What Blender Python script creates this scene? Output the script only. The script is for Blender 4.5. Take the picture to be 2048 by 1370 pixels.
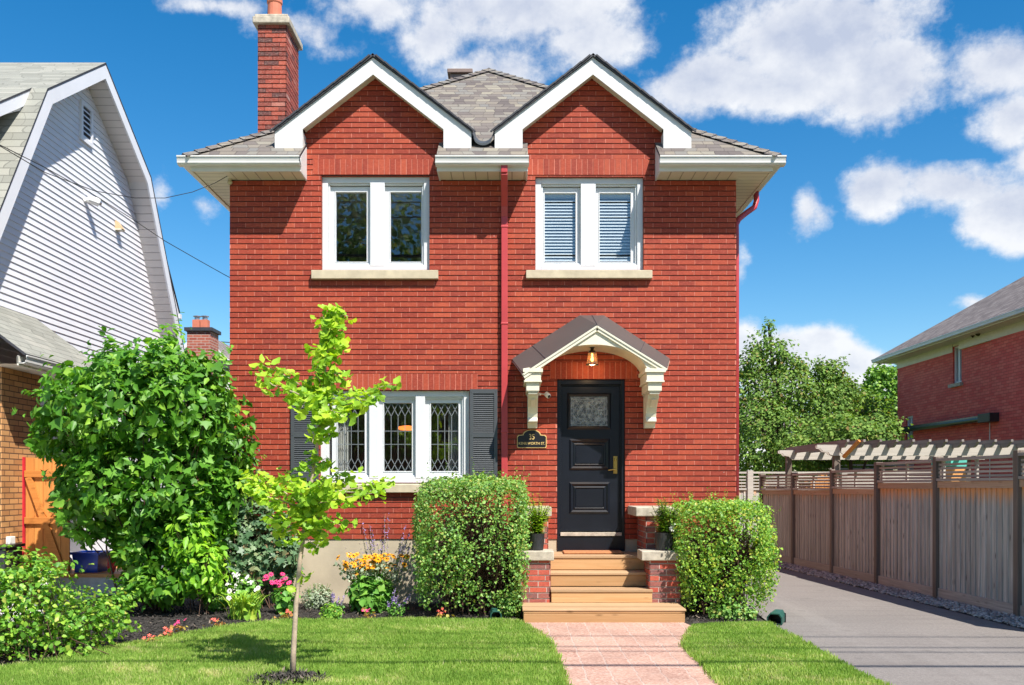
import bpy, math, random
import numpy as np
from mathutils import Vector
for o in list(bpy.data.objects): bpy.data.objects.remove(o)
scene = bpy.context.scene
C = scene.collection
R = math.radians
PI = math.pi
random.seed(7)
rng = np.random.default_rng(11)

# ------------------------------------------------------------------ camera
FPX, HX, HY, CH, CD = 1894.0, 1024.0, 970.0, 1.53, 12.3   # focal px, principal x, horizon y, eye height, distance to facade
cam = bpy.data.cameras.new('Camera'); co = bpy.data.objects.new('Camera', cam); C.objects.link(co)
co.location = (0, -CD, CH); co.rotation_euler = (R(90), 0, 0)
cam.sensor_width = 36; cam.lens = FPX / 2048 * 36; cam.shift_y = (HY - 685) / 2048
cam.clip_start = .1; cam.clip_end = 3000
scene.camera = co
scene.view_settings.view_transform = 'Standard'; scene.view_settings.look = 'None'
scene.view_settings.exposure = 0.82; scene.view_settings.gamma = 1
scene.cycles.max_bounces = 8; scene.cycles.transparent_max_bounces = 12

# sun: shadows run left, away from the street and down
SD = Vector((-.72, 1, -1.6)).normalized()
sun_el = math.asin(-SD.z); sun_az = math.atan2(-SD.x, -SD.y)
sl = bpy.data.lights.new('Sun', 'SUN'); sl.energy = 5.0; sl.angle = R(.55); sl.color = (1, .95, .86)
so = bpy.data.objects.new('Sun', sl); C.objects.link(so)
so.rotation_euler = SD.to_track_quat('-Z', 'Y').to_euler(); so.location = (10, -20, 30)

# ------------------------------------------------------------------ node helpers
class NT:
    def __init__(s, tree): s.t = tree
    def n(s, typ, **kw):
        nd = s.t.nodes.new(typ)
        for k, v in kw.items(): setattr(nd, k, v)
        return nd
    def l(s, a, b): s.t.links.new(a, b)
    def setin(s, sock, v):
        if hasattr(v, 'is_linked') or hasattr(v, 'links'): s.l(v, sock)
        else: sock.default_value = v
    def m(s, op, a, b=None, c=None, clamp=False):
        nd = s.n('ShaderNodeMath', operation=op); nd.use_clamp = clamp
        s.setin(nd.inputs[0], a)
        if b is not None: s.setin(nd.inputs[1], b)
        if c is not None: s.setin(nd.inputs[2], c)
        return nd.outputs[0]
    def mix(s, f, a, b, typ='MIX'):
        nd = s.n('ShaderNodeMix', data_type='RGBA', blend_type=typ)
        s.setin(nd.inputs[0], f)
        for k, v in ((6, a), (7, b)):
            if isinstance(v, (tuple, list)): nd.inputs[k].default_value = (*v[:3], 1)
            else: s.l(v, nd.inputs[k])
        return nd.outputs[2]
    def noise(s, vec, scale, detail=3, rough=.55, dist=0, dim='3D'):
        nd = s.n('ShaderNodeTexNoise'); nd.noise_dimensions = dim
        if vec is not None: s.l(vec, nd.inputs['Vector'])
        nd.inputs['Scale'].default_value = scale; nd.inputs['Detail'].default_value = detail
        nd.inputs['Roughness'].default_value = rough; nd.inputs['Distortion'].default_value = dist
        return nd.outputs[0]
    def mapping(s, vec, scale=(1, 1, 1), loc=(0, 0, 0), rot=(0, 0, 0)):
        nd = s.n('ShaderNodeMapping'); s.l(vec, nd.inputs[0])
        nd.inputs['Location'].default_value = loc; nd.inputs['Rotation'].default_value = rot; nd.inputs['Scale'].default_value = scale
        return nd.outputs[0]
    def ramp(s, f, stops, interp='LINEAR'):
        nd = s.n('ShaderNodeValToRGB'); s.setin(nd.inputs[0], f); cr = nd.color_ramp; cr.interpolation = interp
        while len(cr.elements) < len(stops): cr.elements.new(.5)
        for e, (p, c) in zip(cr.elements, stops):
            e.position = p; e.color = (*c[:3], 1) if isinstance(c, (tuple, list)) else (c, c, c, 1)
        return nd.outputs[0]
    def mr(s, v, a, b, c=0., d=1., smooth=False):
        nd = s.n('ShaderNodeMapRange'); nd.interpolation_type = 'SMOOTHSTEP' if smooth else 'LINEAR'
        s.setin(nd.inputs[0], v)
        for i, x in enumerate((a, b, c, d)): nd.inputs[i + 1].default_value = x
        return nd.outputs[0]

# ------------------------------------------------------------------ world: sky and clouds
W = bpy.data.worlds.new('World'); scene.world = W; W.use_nodes = True
W.node_tree.nodes.clear(); nt = NT(W.node_tree)
sky = nt.n('ShaderNodeTexSky'); sky.sky_type = 'NISHITA'; sky.sun_disc = False
sky.sun_elevation = sun_el; sky.sun_rotation = sun_az
sky.air_density = 1.0; sky.dust_density = .3; sky.ozone_density = 2.0
tc = nt.n('ShaderNodeTexCoord'); sep = nt.n('ShaderNodeSeparateXYZ'); nt.l(tc.outputs['Generated'], sep.inputs[0])
az = nt.m('ARCTAN2', sep.outputs[0], sep.outputs[1])
hyp = nt.m('SQRT', nt.m('ADD', nt.m('MULTIPLY', sep.outputs[0], sep.outputs[0]), nt.m('MULTIPLY', sep.outputs[1], sep.outputs[1])))
el = nt.m('ARCTAN2', sep.outputs[2], hyp)
cmb = nt.n('ShaderNodeCombineXYZ'); nt.l(az, cmb.inputs[0]); nt.l(el, cmb.inputs[1])
P0 = cmb.outputs[0]
CLOUDS = [  # azimuth, elevation (degrees), half widths (degrees), weight
]
def cpx(x, y, rx, ry, w=1.):
    a = math.atan((x - HX) / FPX); e = math.atan((HY - y) / FPX * math.cos(a))
    CLOUDS.append((a, e, rx / FPX * math.cos(a) ** 2, ry / FPX * math.cos(a) * math.cos(e) ** 2, w))
for c in [(1040, 20, 270, 115, 1.1), (1180, 90, 140, 80, .9), (870, 70, 100, 70, .8),(980,150,150,60,.7),
          (1420, 160, 150, 85, 1.05), (1640, 60, 250, 130, 1.25), (1770, 160, 170, 90, 1.05), (1560, 170, 170, 80, 1.),
          (2000, 130, 130, 90, 1.), (2025, 240, 120, 60, .75),
          (1750, 385, 85, 75, 1.), (1900, 370, 150, 55, .95), (2000, 420, 140, 85, 1.1), (1612, 432, 46, 60, .7), (1640, 450, 30, 30, .5), (2060,320,70,40,.6),
          (1485, 530, 26, 50, .5), (1620, 705, 120, 65, 1.5), (1700, 740, 100, 62, 1.4), (1560,760,90,60,1.3),(1765, 800, 70, 60, 1.),
          (450, 8, 150, 26, .5), (610, 50, 110, 52, .6), (730, 10, 130, 45, .6), (318, 378, 22, 34, .28), (408, 400, 34, 24, .26), (690, 90, 50, 26, .4),
          (1960, 600, 60, 25, .5), (1500,690,60,50,.9), (2300, 200, 300, 160, 1.), (2500, 600, 260, 100, 1.), (-300, 300, 300, 100, .9), (-500, 700, 260, 80, 1.)]:
    cpx(*c)
# clouds behind the street (seen only in the panes)
for a, e, rx, ry in [(2.6, .45, .35, .12), (-2.7, .6, .4, .15), (3.1, .9, .5, .2), (1.9, .3, .3, .1), (-1.9, .4, .35, .12)]:
    CLOUDS.append((a, e, rx, ry, 1.))
wn = nt.n('ShaderNodeTexNoise'); nt.l(P0, wn.inputs['Vector']); wn.inputs['Scale'].default_value = 9; wn.inputs['Detail'].default_value = 4
wv = nt.n('ShaderNodeVectorMath', operation='MULTIPLY_ADD'); nt.l(wn.outputs['Color'], wv.inputs[0]); wv.inputs[1].default_value = (.05, .045, 0); 
sh0 = nt.n('ShaderNodeVectorMath', operation='ADD'); nt.l(P0, sh0.inputs[0]); sh0.inputs[1].default_value = (-.025, -.0225, 0); nt.l(sh0.outputs[0], wv.inputs[2])
PW = wv.outputs[0]
def field(vec):
    acc = None
    for a, e, rx, ry, w in CLOUDS:
        mp = nt.mapping(vec, (1 / rx, 1 / ry, 0), (-a / rx, -e / ry, 0))
        ln = nt.n('ShaderNodeVectorMath', operation='LENGTH'); nt.l(mp, ln.inputs[0])
        v = nt.m('MULTIPLY', nt.m('SUBTRACT', 1., ln.outputs['Value']), w)
        acc = v if acc is None else nt.m('SMOOTH_MAX', acc, v, .25)
    return acc
n1 = nt.noise(nt.mapping(P0, (1, 1.25, 1)), 9.5, 10, .64)
n2 = nt.noise(nt.mapping(P0, (1, 1.25, 1), (-.008, -.022, 0)), 9.5, 5, .55)
f0 = field(PW)
nn1 = nt.m('MULTIPLY', nt.m('SUBTRACT', n1, .5), 1.9)
nn2 = nt.m('MULTIPLY', nt.m('SUBTRACT', n2, .5), 1.9)
den = nt.m('ADD', f0, nn1)
n3 = nt.noise(P0, 42, 6, .65)
den = nt.m('ADD', den, nt.m('MULTIPLY', nt.m('SUBTRACT', n3, .5), .55))
mask = nt.mr(den, -.06, .56, 0, 1, True)
shade = nt.m('ADD', nt.m('MULTIPLY', nt.m('SUBTRACT', nn1, nn2), 1.25), .66)
# undersides thicker and greyer: deeper inside the cloud means darker
shade = nt.m('SUBTRACT', shade, nt.m('MULTIPLY', nt.m('MAXIMUM', nt.m('SUBTRACT', f0, .3), 0.), .55), None, True)
low = nt.mr(el, .28, .1, 0., .55)
shade = nt.m('ADD', shade, low, None, True)
ccol = nt.mix(shade, (6.2, 6.9, 8.6), (10.6, 10.8, 11.2))
skc = nt.n('ShaderNodeHueSaturation'); skc.inputs['Saturation'].default_value = 1.45; skc.inputs['Value'].default_value = 1.76; skc.inputs['Hue'].default_value = .497
nt.l(sky.outputs[0], skc.inputs['Color'])
allc = nt.mix(nt.m('MULTIPLY', mask, .96), skc.outputs[0], ccol)
bg = nt.n('ShaderNodeBackground'); nt.l(allc, bg.inputs[0]); bg.inputs[1].default_value = .052
wo = nt.n('ShaderNodeOutputWorld'); nt.l(bg.outputs[0], wo.inputs[0])

# ------------------------------------------------------------------ materials
MATS = {}
def newmat(name):
    m = bpy.data.materials.new(name); m.use_nodes = True; m.node_tree.nodes.clear()
    t = NT(m.node_tree)
    p = t.n('ShaderNodeBsdfPrincipled'); o = t.n('ShaderNodeOutputMaterial'); t.l(p.outputs[0], o.inputs[0])
    MATS[name] = m
    return m, t, p, o
def bump(t, p, h, strength, dist=.01):
    b = t.n('ShaderNodeBump'); b.inputs['Strength'].default_value = strength; b.inputs['Distance'].default_value = dist
    t.l(h, b.inputs['Height']); t.l(b.outputs[0], p.inputs['Normal'])
def plain(name, col, rough=.6, var=.15, vs=6, bmp=.15, bs=80, metal=0, spec=.5):
    m, t, p, o = newmat(name)
    tc = t.n('ShaderNodeTexCoord').outputs['Object']
    n = t.noise(tc, vs, 5, .6); n2 = t.noise(tc, bs, 3)
    f = t.mr(n, .3, .7)
    c = t.mix(f, tuple(x * (1 - var) for x in col), tuple(min(1, x * (1 + var)) for x in col))
    t.l(c, p.inputs['Base Color']); p.inputs['Roughness'].default_value = rough; p.inputs['Metallic'].default_value = metal
    p.inputs['Specular IOR Level'].default_value = spec
    if bmp: bump(t, p, n2, bmp, .004)
    return m
def attr(t, name='rnd'):
    a = t.n('ShaderNodeAttribute'); a.attribute_name = name; return a.outputs['Fac']
def uvn(t): return t.n('ShaderNodeTexCoord').outputs['UV']

def brickreal(name, stops, rough=.7):
    m, t, p, o = newmat(name)
    tc = t.n('ShaderNodeTexCoord').outputs['Object']
    c = t.ramp(attr(t), stops)
    n = t.noise(tc, 1.1, 4, .6); n3 = t.noise(t.mapping(tc, (30, 30, 90)), 1, 4, .7)
    c = t.mix(t.mr(n, .35, .7, 0, .3), c, tuple(x * .75 for x in stops[0][1]))
    c = t.mix(t.mr(n3, .45, .75, 0, .35), c, tuple(min(1, x * 1.5 + .03) for x in stops[-1][1]))
    c = t.mix(t.mr(t.noise(t.mapping(tc, (2.2, 2.2, .5)), 1, 5, .7), .52, .8, 0, .5), c, (.22, .045, .035))
    c = t.mix(t.mr(t.noise(tc, 14, 4, .75), .42, .68, 0, .4), c, (.24, .036, .024))
    spk = t.noise(tc, 38, 2, .5)
    c = t.mix(t.mr(spk, .74, .80, 0, .55), c, (.55, .4, .35))
    t.l(c, p.inputs['Base Color']); p.inputs['Roughness'].default_value = rough; p.inputs['Specular IOR Level'].default_value = .3
    bump(t, p, t.noise(t.mapping(tc, (60, 60, 160)), 1, 4, .7), .5, .004)
    return m
BR = [(0, (.235, .032, .018)), (.3, (.305, .043, .021)), (.75, (.355, .055, .025)), (1, (.42, .078, .036))]
brickreal('brick_red', BR)
brickreal('brick_pier', [(0, (.16, .09, .09)), (.4, (.26, .10, .085)), (.55, (.40, .075, .05)), (1, (.50, .10, .06))])
brickreal('brick_chimney', [(0, (.06, .03, .03)), (.15, (.20, .035, .022)), (.6, (.36, .06, .032)), (.9, (.44, .09, .05)), (1, (.5, .3, .25))])
plain('mortar_red', (.055, .014, .012), .85, .2, 9)
plain('mortar_joint', (.50, .16, .11), .85, .25, 9)
plain('mortar_pier', (.50, .42, .37), .85, .2, 9)

def brickproc(name, c1, c2, mortar, w=.2115, h=.0685, mw=.012, warm=None):
    m, t, p, o = newmat(name); uv = uvn(t)
    b = t.n('ShaderNodeTexBrick'); t.l(uv, b.inputs['Vector'])
    b.inputs['Scale'].default_value = 1; b.inputs['Brick Width'].default_value = w; b.inputs['Row Height'].default_value = h
    b.inputs['Mortar Size'].default_value = mw / 2; b.inputs['Mortar Smooth'].default_value = .1; b.inputs['Bias'].default_value = 0
    b.inputs['Color1'].default_value = (*c1, 1); b.inputs['Color2'].default_value = (*c2, 1); b.inputs['Mortar'].default_value = (*mortar, 1)
    n = t.noise(uv, .9, 5, .65)
    c = t.mix(t.mr(n, .35, .7, 0, .3), b.outputs['Color'], tuple(x * .6 for x in c1))
    t.l(c, p.inputs['Base Color']); p.inputs['Roughness'].default_value = .8
    inv = t.m('SUBTRACT', 1., b.outputs['Fac'])
    h2 = t.m('ADD', inv, t.m('MULTIPLY', t.noise(uv, 60, 3), .25))
    bump(t, p, h2, .8, .008)
    return m
brickproc('brick_side', (.30, .045, .025), (.42, .075, .035), (.17, .05, .035))
brickproc('brick_neighbour', (.68, .085, .07), (.80, .17, .13), (.42, .06, .05), .23, .075, .010)
brickproc('brick_tan', (.42, .20, .075), (.62, .33, .13), (.09, .05, .03), .23, .075, .014)
brickproc('brick_far', (.28, .06, .04), (.42, .13, .08), (.5, .4, .35), .22, .075, .014)

def shingles(name, stops, w=.16, h=.142, dark=.4):
    m, t, p, o = newmat(name); uv = uvn(t)
    s = t.n('ShaderNodeSeparateXYZ'); t.l(uv, s.inputs[0])
    vr = t.m('DIVIDE', s.outputs[1], h); row = t.m('FLOOR', vr); fr = t.m('FRACT', vr)
    w1 = t.n('ShaderNodeTexWhiteNoise'); w1.noise_dimensions = '1D'; t.l(row, w1.inputs['W'])
    ur = t.m('ADD', t.m('DIVIDE', s.outputs[0], w), t.m('MULTIPLY', w1.outputs[0], 7.3))
    wob = t.noise(uv, 3.1, 0); ur = t.m('ADD', ur, t.m('MULTIPLY', wob, 1.2))
    cell = t.m('FLOOR', ur); fu = t.m('FRACT', ur)
    cb = t.n('ShaderNodeCombineXYZ'); t.l(cell, cb.inputs[0]); t.l(row, cb.inputs[1])
    w2 = t.n('ShaderNodeTexWhiteNoise'); w2.noise_dimensions = '2D'; t.l(cb.outputs[0], w2.inputs['Vector'])
    c = t.ramp(w2.outputs[0], stops)
    n = t.noise(uv, 90, 3, .7)
    c = t.mix(t.mr(n, .3, .7, 0, .5), c, tuple(x * .6 for x in stops[0][1]))
    line = t.m('MAXIMUM', t.m('LESS_THAN', fr, .11), t.m('MULTIPLY', t.m('LESS_THAN', fu, .06), .7))
    c = t.mix(t.m('MULTIPLY', line, dark + .3), c, tuple(x * .25 for x in stops[0][1]))
    big = t.noise(uv, .7, 4); c = t.mix(t.mr(big, .4, .75, 0, .25), c, tuple(x * .55 for x in stops[0][1]))
    t.l(c, p.inputs['Base Color']); p.inputs['Roughness'].default_value = .9; p.inputs['Specular IOR Level'].default_value = .2
    hh = t.m('ADD', t.m('SUBTRACT', 1., fr), t.m('MULTIPLY', w2.outputs[0], .4)); hh = t.m('ADD', hh, t.m('MULTIPLY', n, .15))
    bump(t, p, hh, .7, .01)
    return m
shingles('shingle_brown', [(0, (.13, .11, .105)), (.3, (.19, .165, .15)), (.55, (.27, .235, .19)), (.8, (.215, .21, .20)), (1, (.33, .295, .23))])
shingles('shingle_grey', [(0, (.25, .25, .22)), (.4, (.29, .29, .26)), (.8, (.33, .33, .29)), (1, (.37, .36, .32))], .32, .15, .25)
shingles('shingle_right', [(0, (.18, .15, .145)), (.5, (.25, .21, .20)), (1, (.33, .285, .27))], .2, .142)

def lined(name, col, dark, pitch, axis=1, wid=.1, rough=.45, phase=0, var=.06):
    """painted or vinyl boards: one groove every `pitch` metres along uv axis"""
    m, t, p, o = newmat(name); uv = uvn(t)
    s = t.n('ShaderNodeSeparateXYZ'); t.l(uv, s.inputs[0])
    fr = t.m('FRACT', t.m('ADD', t.m('DIVIDE', s.outputs[axis], pitch), phase))
    g = t.mr(t.m('ABSOLUTE', t.m('SUBTRACT', fr, .5)), .5 - wid / 2, .5 - wid / 3)
    n = t.noise(uv, 2.5, 5, .6)
    c = t.mix(t.mr(n, .3, .7), tuple(x * (1 - var) for x in col), col)
    c = t.mix(g, c, dark); t.l(c, p.inputs['Base Color']); p.inputs['Roughness'].default_value = rough
    bump(t, p, t.m('SUBTRACT', 1., g), .8, .006)
    return m
lined('soffit_front', (.66, .60, .48), (.34, .29, .22), .155, 0, .09)
lined('soffit_side', (.66, .60, .48), (.36, .31, .24), .13, 1, .12)
lined('soffit_grey', (.60, .57, .56), (.28, .26, .27), .155, 1, .09)
lined('soffit_cream', (.66, .63, .55), (.45, .42, .36), .1, 0, .12)

plain('white_trim', (.62, .62, .62), .42, .09, 2.2, .05)
plain('white_vinyl', (.60, .61, .63), .35, .06, 2, .03)
plain('cream_paint', (.66, .62, .50), .5, .07, 5, .15)
plain('siding_white', (.69, .69, .73), .5, .05, 1.5, .06)
plain('gutter_white', (.60, .59, .58), .3, .06, 3, .03)
plain('fascia_tan', (.68, .62, .51), .5, .05, 3, .03)
plain('dark_edge', (.035, .035, .045), .7, .2, 6)
plain('limestone', (.46, .39, .28), .85, .16, 7, .35, 60)
plain('concrete_cap', (.42, .37, .30), .9, .28, 14, .4, 70)
plain('foundation', (.44, .37, .27), .9, .14, 2.5, .3, 60)
plain('pipe_red', (.42, .045, .05), .4, .08, 4, .03)
plain('pipe_maroon', (.20, .035, .045), .4, .08, 4, .03)
plain('shutter_grey', (.055, .062, .07), .45, .1, 6, .1)
plain('black_paint', (.008, .010, .016), .32, .15, 6, .04, 90, spec=.35)
plain('canopy_metal', (.070, .070, .068), .42, .04, 3, .03)
plain('brass', (.55, .36, .10), .32, .1, 9, 0, metal=.9)
plain('bronze', (.05, .035, .025), .4, .1, 9, 0, metal=.7)
plain('black_plastic', (.02, .021, .024), .45, .2, 8, .2, 30)
plain('white_plastic', (.8, .8, .78), .35, .03)
plain('coir', (.42, .17, .07), .95, .25, 60, .6, 200)
plain('terracotta', (.55, .17, .10), .8, .15, 5)
plain('steel', (.5, .5, .5), .35, .1, 5, 0, metal=.9)
plain('teal_fixture', (.03, .22, .20), .45, .1)
plain('teal_paint', (.10, .48, .42), .6, .1)
plain('orange_boards', (.65, .30, .10), .6, .15)
plain('blue_plastic', (.01, .08, .62), .3, .1)
plain('red_plastic', (.6, .03, .04), .4, .2)
plain('red_post', (.55, .02, .04), .5, .1)
plain('bag_film', (.65, .65, .72), .4, .3, 12)
plain('gold_paint', (.60, .42, .16), .4, .1)
plain('sign_black', (.008, .009, .012), .35, .1)
plain('green_drain', (.02, .085, .065), .4, .15)
plain('stone_white', (.62, .60, .58), .9, .3, 8, .5, 30)
plain('wire_black', (.015, .015, .015), .6, .1)
plain('vent_tan', (.55, .38, .22), .5, .1)
plain('vent_brown', (.20, .14, .12), .6, .1, 5)
plain('wall_inside', (.50, .49, .46), .9, .1)
plain('curtain', (.5, .48, .44), .9, .1)
plain('blind_white', (.46, .50, .53), .5, .04)
plain('lead_came', (.23, .25, .27), .4, .1, 9, 0, metal=.3)
plain('awning_dark', (.02, .035, .03), .28, .2)
plain('pale_siding', (.66, .66, .66), .6, .1)
plain('petal_yellow', (.85, .38, .004), .6, .12, 40, 0)
plain('petal_pink', (.85, .06, .25), .6, .15, 40, 0)
plain('petal_white', (.85, .83, .78), .6, .1, 40, 0)
plain('petal_coral', (.85, .16, .12), .6, .2, 40, 0)
plain('petal_purple', (.34, .24, .52), .7, .2, 40, 0)
plain('flower_eye', (.10, .03, .015), .8, .2, 40, 0)
plain('twig_brown', (.085, .045, .028), .9, .3, 12)
plain('bark_young', (.40, .31, .23), .85, .25, 25, .5, 60)
plain('bark_dark', (.10, .075, .055), .9, .25, 15, .6, 40)
plain('hills', (.06, .10, .04), .9, .3, 2)

def emis(name, col, st):
    m, t, p, o = newmat(name); p.inputs['Base Color'].default_value = (*col, 1)
    p.inputs['Emission Color'].default_value = (*col, 1); p.inputs['Emission Strength'].default_value = st
    return m
emis('bulb_glow', (1, .42, .08), 9); emis('ceiling_glow', (1, .62, .4), 1.0); emis('orange_glow', (1, .25, .05), 1.2)
def glassmat(name, fac=.2, tint=(.86, .9, .92), rough=0):
    m = bpy.data.materials.new(name); m.use_nodes = True; m.node_tree.nodes.clear(); t = NT(m.node_tree)
    tr = t.n('ShaderNodeBsdfTransparent'); tr.inputs[0].default_value = (*tint, 1)
    gl = t.n('ShaderNodeBsdfGlossy'); gl.inputs['Roughness'].default_value = rough; gl.inputs[0].default_value = (.95, .97, 1, 1)
    lw = t.n('ShaderNodeLayerWeight'); lw.inputs[0].default_value = .5
    f = t.m('ADD', t.m('MULTIPLY', lw.outputs['Fresnel'], .0), fac)
    f = t.m('ADD', f, t.m('MULTIPLY', t.m('POWER', lw.outputs['Facing'], 4.), .6), None, True)
    # slight waviness
    b = t.n('ShaderNodeBump'); b.inputs['Strength'].default_value = .04; b.inputs['Distance'].default_value = .02
    tcn = t.n('ShaderNodeTexCoord').outputs['Object']; t.l(t.noise(tcn, 2.2, 2), b.inputs['Height']); t.l(b.outputs[0], gl.inputs['Normal'])
    mx = t.n('ShaderNodeMixShader'); t.l(f, mx.inputs[0]); t.l(tr.outputs[0], mx.inputs[1]); t.l(gl.outputs[0], mx.inputs[2])
    o = t.n('ShaderNodeOutputMaterial'); t.l(mx.outputs[0], o.inputs[0]); MATS[name] = m
glassmat('pane_glass', .125); m, t, p, o = newmat('lamp_glass'); p.inputs['Base Color'].default_value = (.75, .48, .30, 1); p.inputs['Roughness'].default_value = .15; p.inputs['Alpha'].default_value = .5
m, t, p, o = newmat('door_glass')
tcn = t.n('ShaderNodeTexCoord').outputs['Object']
t.l(t.mix(t.mr(t.noise(tcn, 26, 3), .4, .6), (.07, .08, .09), (.26, .29, .31)), p.inputs['Base Color']); p.inputs['Roughness'].default_value = .12
bump(t, p, t.noise(tcn, 40, 2), .5, .01)

def foliage(name, stops, trans=.35, rough=.45, spec=.4, warmth=(1.25, 1.25, .4), gain=1.12):
    m, t, p, o = newmat(name)
    a = attr(t); tcn = t.n('ShaderNodeTexCoord').outputs['Object']
    stops = [(q, tuple(min(.75, x * gain) for x in cc)) for q, cc in stops]
    c = t.ramp(a, stops)
    n = t.noise(tcn, 1.7, 3); c = t.mix(t.mr(n, .35, .7, 0, .4), c, tuple(x * .8 for x in stops[0][1]))
    t.l(c, p.inputs['Base Color']); p.inputs['Roughness'].default_value = rough; p.inputs['Specular IOR Level'].default_value = spec
    tl = t.n('ShaderNodeBsdfTranslucent'); t.l(t.mix(1., c, warmth, 'MULTIPLY'), tl.inputs[0])
    mx = t.n('ShaderNodeMixShader'); mx.inputs[0].default_value = trans
    t.l(p.outputs[0], mx.inputs[1]); t.l(tl.outputs[0], mx.inputs[2]); t.l(mx.outputs[0], o.inputs[0])
    return m
foliage('leaf_big', [(0, (.05, .16, .015)), (.5, (.10, .27, .025)), (.85, (.17, .38, .035)), (1, (.28, .46, .05))], .35)
foliage('leaf_lime', [(0, (.16, .38, .03)), (.6, (.26, .50, .035)), (1, (.38, .60, .05))], .4)
foliage('leaf_ginkgo', [(0, (.17, .34, .03)), (.5, (.32, .50, .035)), (1, (.50, .62, .05))], .4, gain=1.2)
foliage('leaf_hedge', [(0, (.08, .19, .04)), (.4, (.15, .31, .06)), (.8, (.26, .42, .08)), (1, (.40, .36, .10))], .3, gain=1.25)
foliage('leaf_hedge_bright', [(0, (.09, .22, .035)), (.45, (.20, .38, .05)), (.85, (.36, .50, .06)), (1, (.50, .44, .08))], .35, gain=1.2)
foliage('leaf_low', [(0, (.08, .22, .03)), (.5, (.17, .36, .04)), (.9, (.34, .50, .06)), (1, (.46, .40, .10))], .38, gain=1.25)
foliage('leaf_greygreen', [(0, (.06, .13, .06)), (.6, (.12, .21, .10)), (.85, (.20, .28, .14)), (1, (.28, .16, .08))], .2)
foliage('leaf_tree', [(0, (.07, .14, .03)), (.45, (.15, .26, .055)), (.88, (.22, .34, .07)), (1, (.32, .22, .09))], .32, .6, .15, gain=1.22)
foliage('leaf_tree_light', [(0, (.08, .20, .03)), (.5, (.16, .33, .045)), (1, (.30, .46, .06))], .35)
foliage('leaf_plant', [(0, (.08, .24, .035)), (.6, (.17, .38, .06)), (1, (.25, .45, .07))], .3)
foliage('leaf_lily', [(0, (.16, .33, .03)), (.5, (.28, .48, .05)), (1, (.50, .58, .08))], .3)
foliage('leaf_bronze', [(0, (.25, .16, .04)), (.5, (.5, .22, .08)), (1, (.4, .4, .07))], .3)
foliage('leaf_silver', [(0, (.20, .26, .18)), (1, (.38, .44, .30))], .2)
foliage('grass_blade', [(0, (.17, .30, .05)), (.4, (.27, .42, .075)), (.72, (.42, .50, .15)), (1, (.62, .56, .32))], .42, .6, .2)

m, t, p, o = newmat('lawn_soil')
tcn = t.n('ShaderNodeTexCoord').outputs['Object']
c = t.mix(t.mr(t.noise(tcn, 1.3, 4), .35, .65), (.22, .32, .07), (.32, .38, .12))
c = t.mix(t.mr(t.noise(tcn, 90, 3), .4, .7), c, (.42, .40, .17)); t.l(c, p.inputs['Base Color']); p.inputs['Roughness'].default_value = .95
bump(t, p, t.noise(tcn, 120, 3), .8, .02)
m, t, p, o = newmat('mulch')
tcn = t.n('ShaderNodeTexCoord').outputs['Object']
c = t.mix(t.mr(t.noise(t.mapping(tcn, (60, 25, 40)), 1, 5, .7), .35, .75), (.012, .010, .009), (.075, .06, .052)); t.l(c, p.inputs['Base Color']); p.inputs['Roughness'].default_value = .9
bump(t, p, t.noise(tcn, 45, 5, .7), 1, .03)
m, t, p, o = newmat('mulch_chip'); c = t.ramp(attr(t), [(0, (.012, .011, .010)), (.8, (.07, .058, .05)), (1, (.22, .17, .13))]); t.l(c, p.inputs['Base Color']); p.inputs['Roughness'].default_value = .85
m, t, p, o = newmat('pebble'); c = t.ramp(attr(t), [(0, (.18, .16, .15)), (.5, (.36, .32, .29)), (1, (.62, .56, .52))]); t.l(c, p.inputs['Base Color']); p.inputs['Roughness'].default_value = .8
m, t, p, o = newmat('asphalt')
tcn = t.n('ShaderNodeTexCoord').outputs['Object']
c = t.mix(t.mr(t.noise(tcn, .8, 5), .35, .7), (.165, .145, .135), (.215, .19, .175))
c = t.mix(t.mr(t.noise(tcn, 140, 3, .7), .35, .75, 0, .6), c, (.34, .31, .29))
c = t.mix(t.mr(t.noise(t.mapping(tcn, (.5, 7, 1)), 1, 5, .7), .5, .68, 0, .4), c, (.12, .10, .095))  # dark crosswise streaks painted in, like shadows of the overhead wires
c = t.mix(t.mr(t.noise(tcn, 34, 6, .85), .42, .62, 0, .65), c, (.11, .098, .09))
c = t.mix(t.mr(t.noise(t.mapping(tcn, (1.6, .12, 1)), 1, 4, .6), .5, .72, 0, .35), c, (.30, .275, .255))
c = t.mix(t.mr(t.noise(tcn, 3.2, 3, .5), .62, .74, 0, .4), c, (.10, .09, .085))
vo = t.n('ShaderNodeTexVoronoi'); t.l(tcn, vo.inputs['Vector']); vo.inputs['Scale'].default_value = 110
c = t.mix(t.mr(vo.outputs['Distance'], .0, .25, .5, 0), c, (.08, .075, .075))
t.l(c, p.inputs['Base Color']); p.inputs['Roughness'].default_value = .9
bump(t, p, vo.outputs['Distance'], .5, .006)
m, t, p, o = newmat('ground_green')
tcn = t.n('ShaderNodeTexCoord').outputs['Object']
t.l(t.mix(t.mr(t.noise(tcn, .6, 6), .35, .65), (.07, .12, .03), (.16, .20, .07)), p.inputs['Base Color']); p.inputs['Roughness'].default_value = .95
m, t, p, o = newmat('stamped_concrete')
tcn = t.n('ShaderNodeTexCoord').outputs['Object']
wob = t.n('ShaderNodeTexNoise'); t.l(tcn, wob.inputs['Vector']); wob.inputs['Scale'].default_value = 6
va = t.n('ShaderNodeVectorMath', operation='MULTIPLY_ADD'); t.l(wob.outputs['Color'], va.inputs[0]); va.inputs[1].default_value = (.06, .05, 0)
t.l(tcn, va.inputs[2])
mp = t.mapping(va.outputs[0], (1, 1, 1), (0, 0, 0), (0, 0, R(90)))
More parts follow.
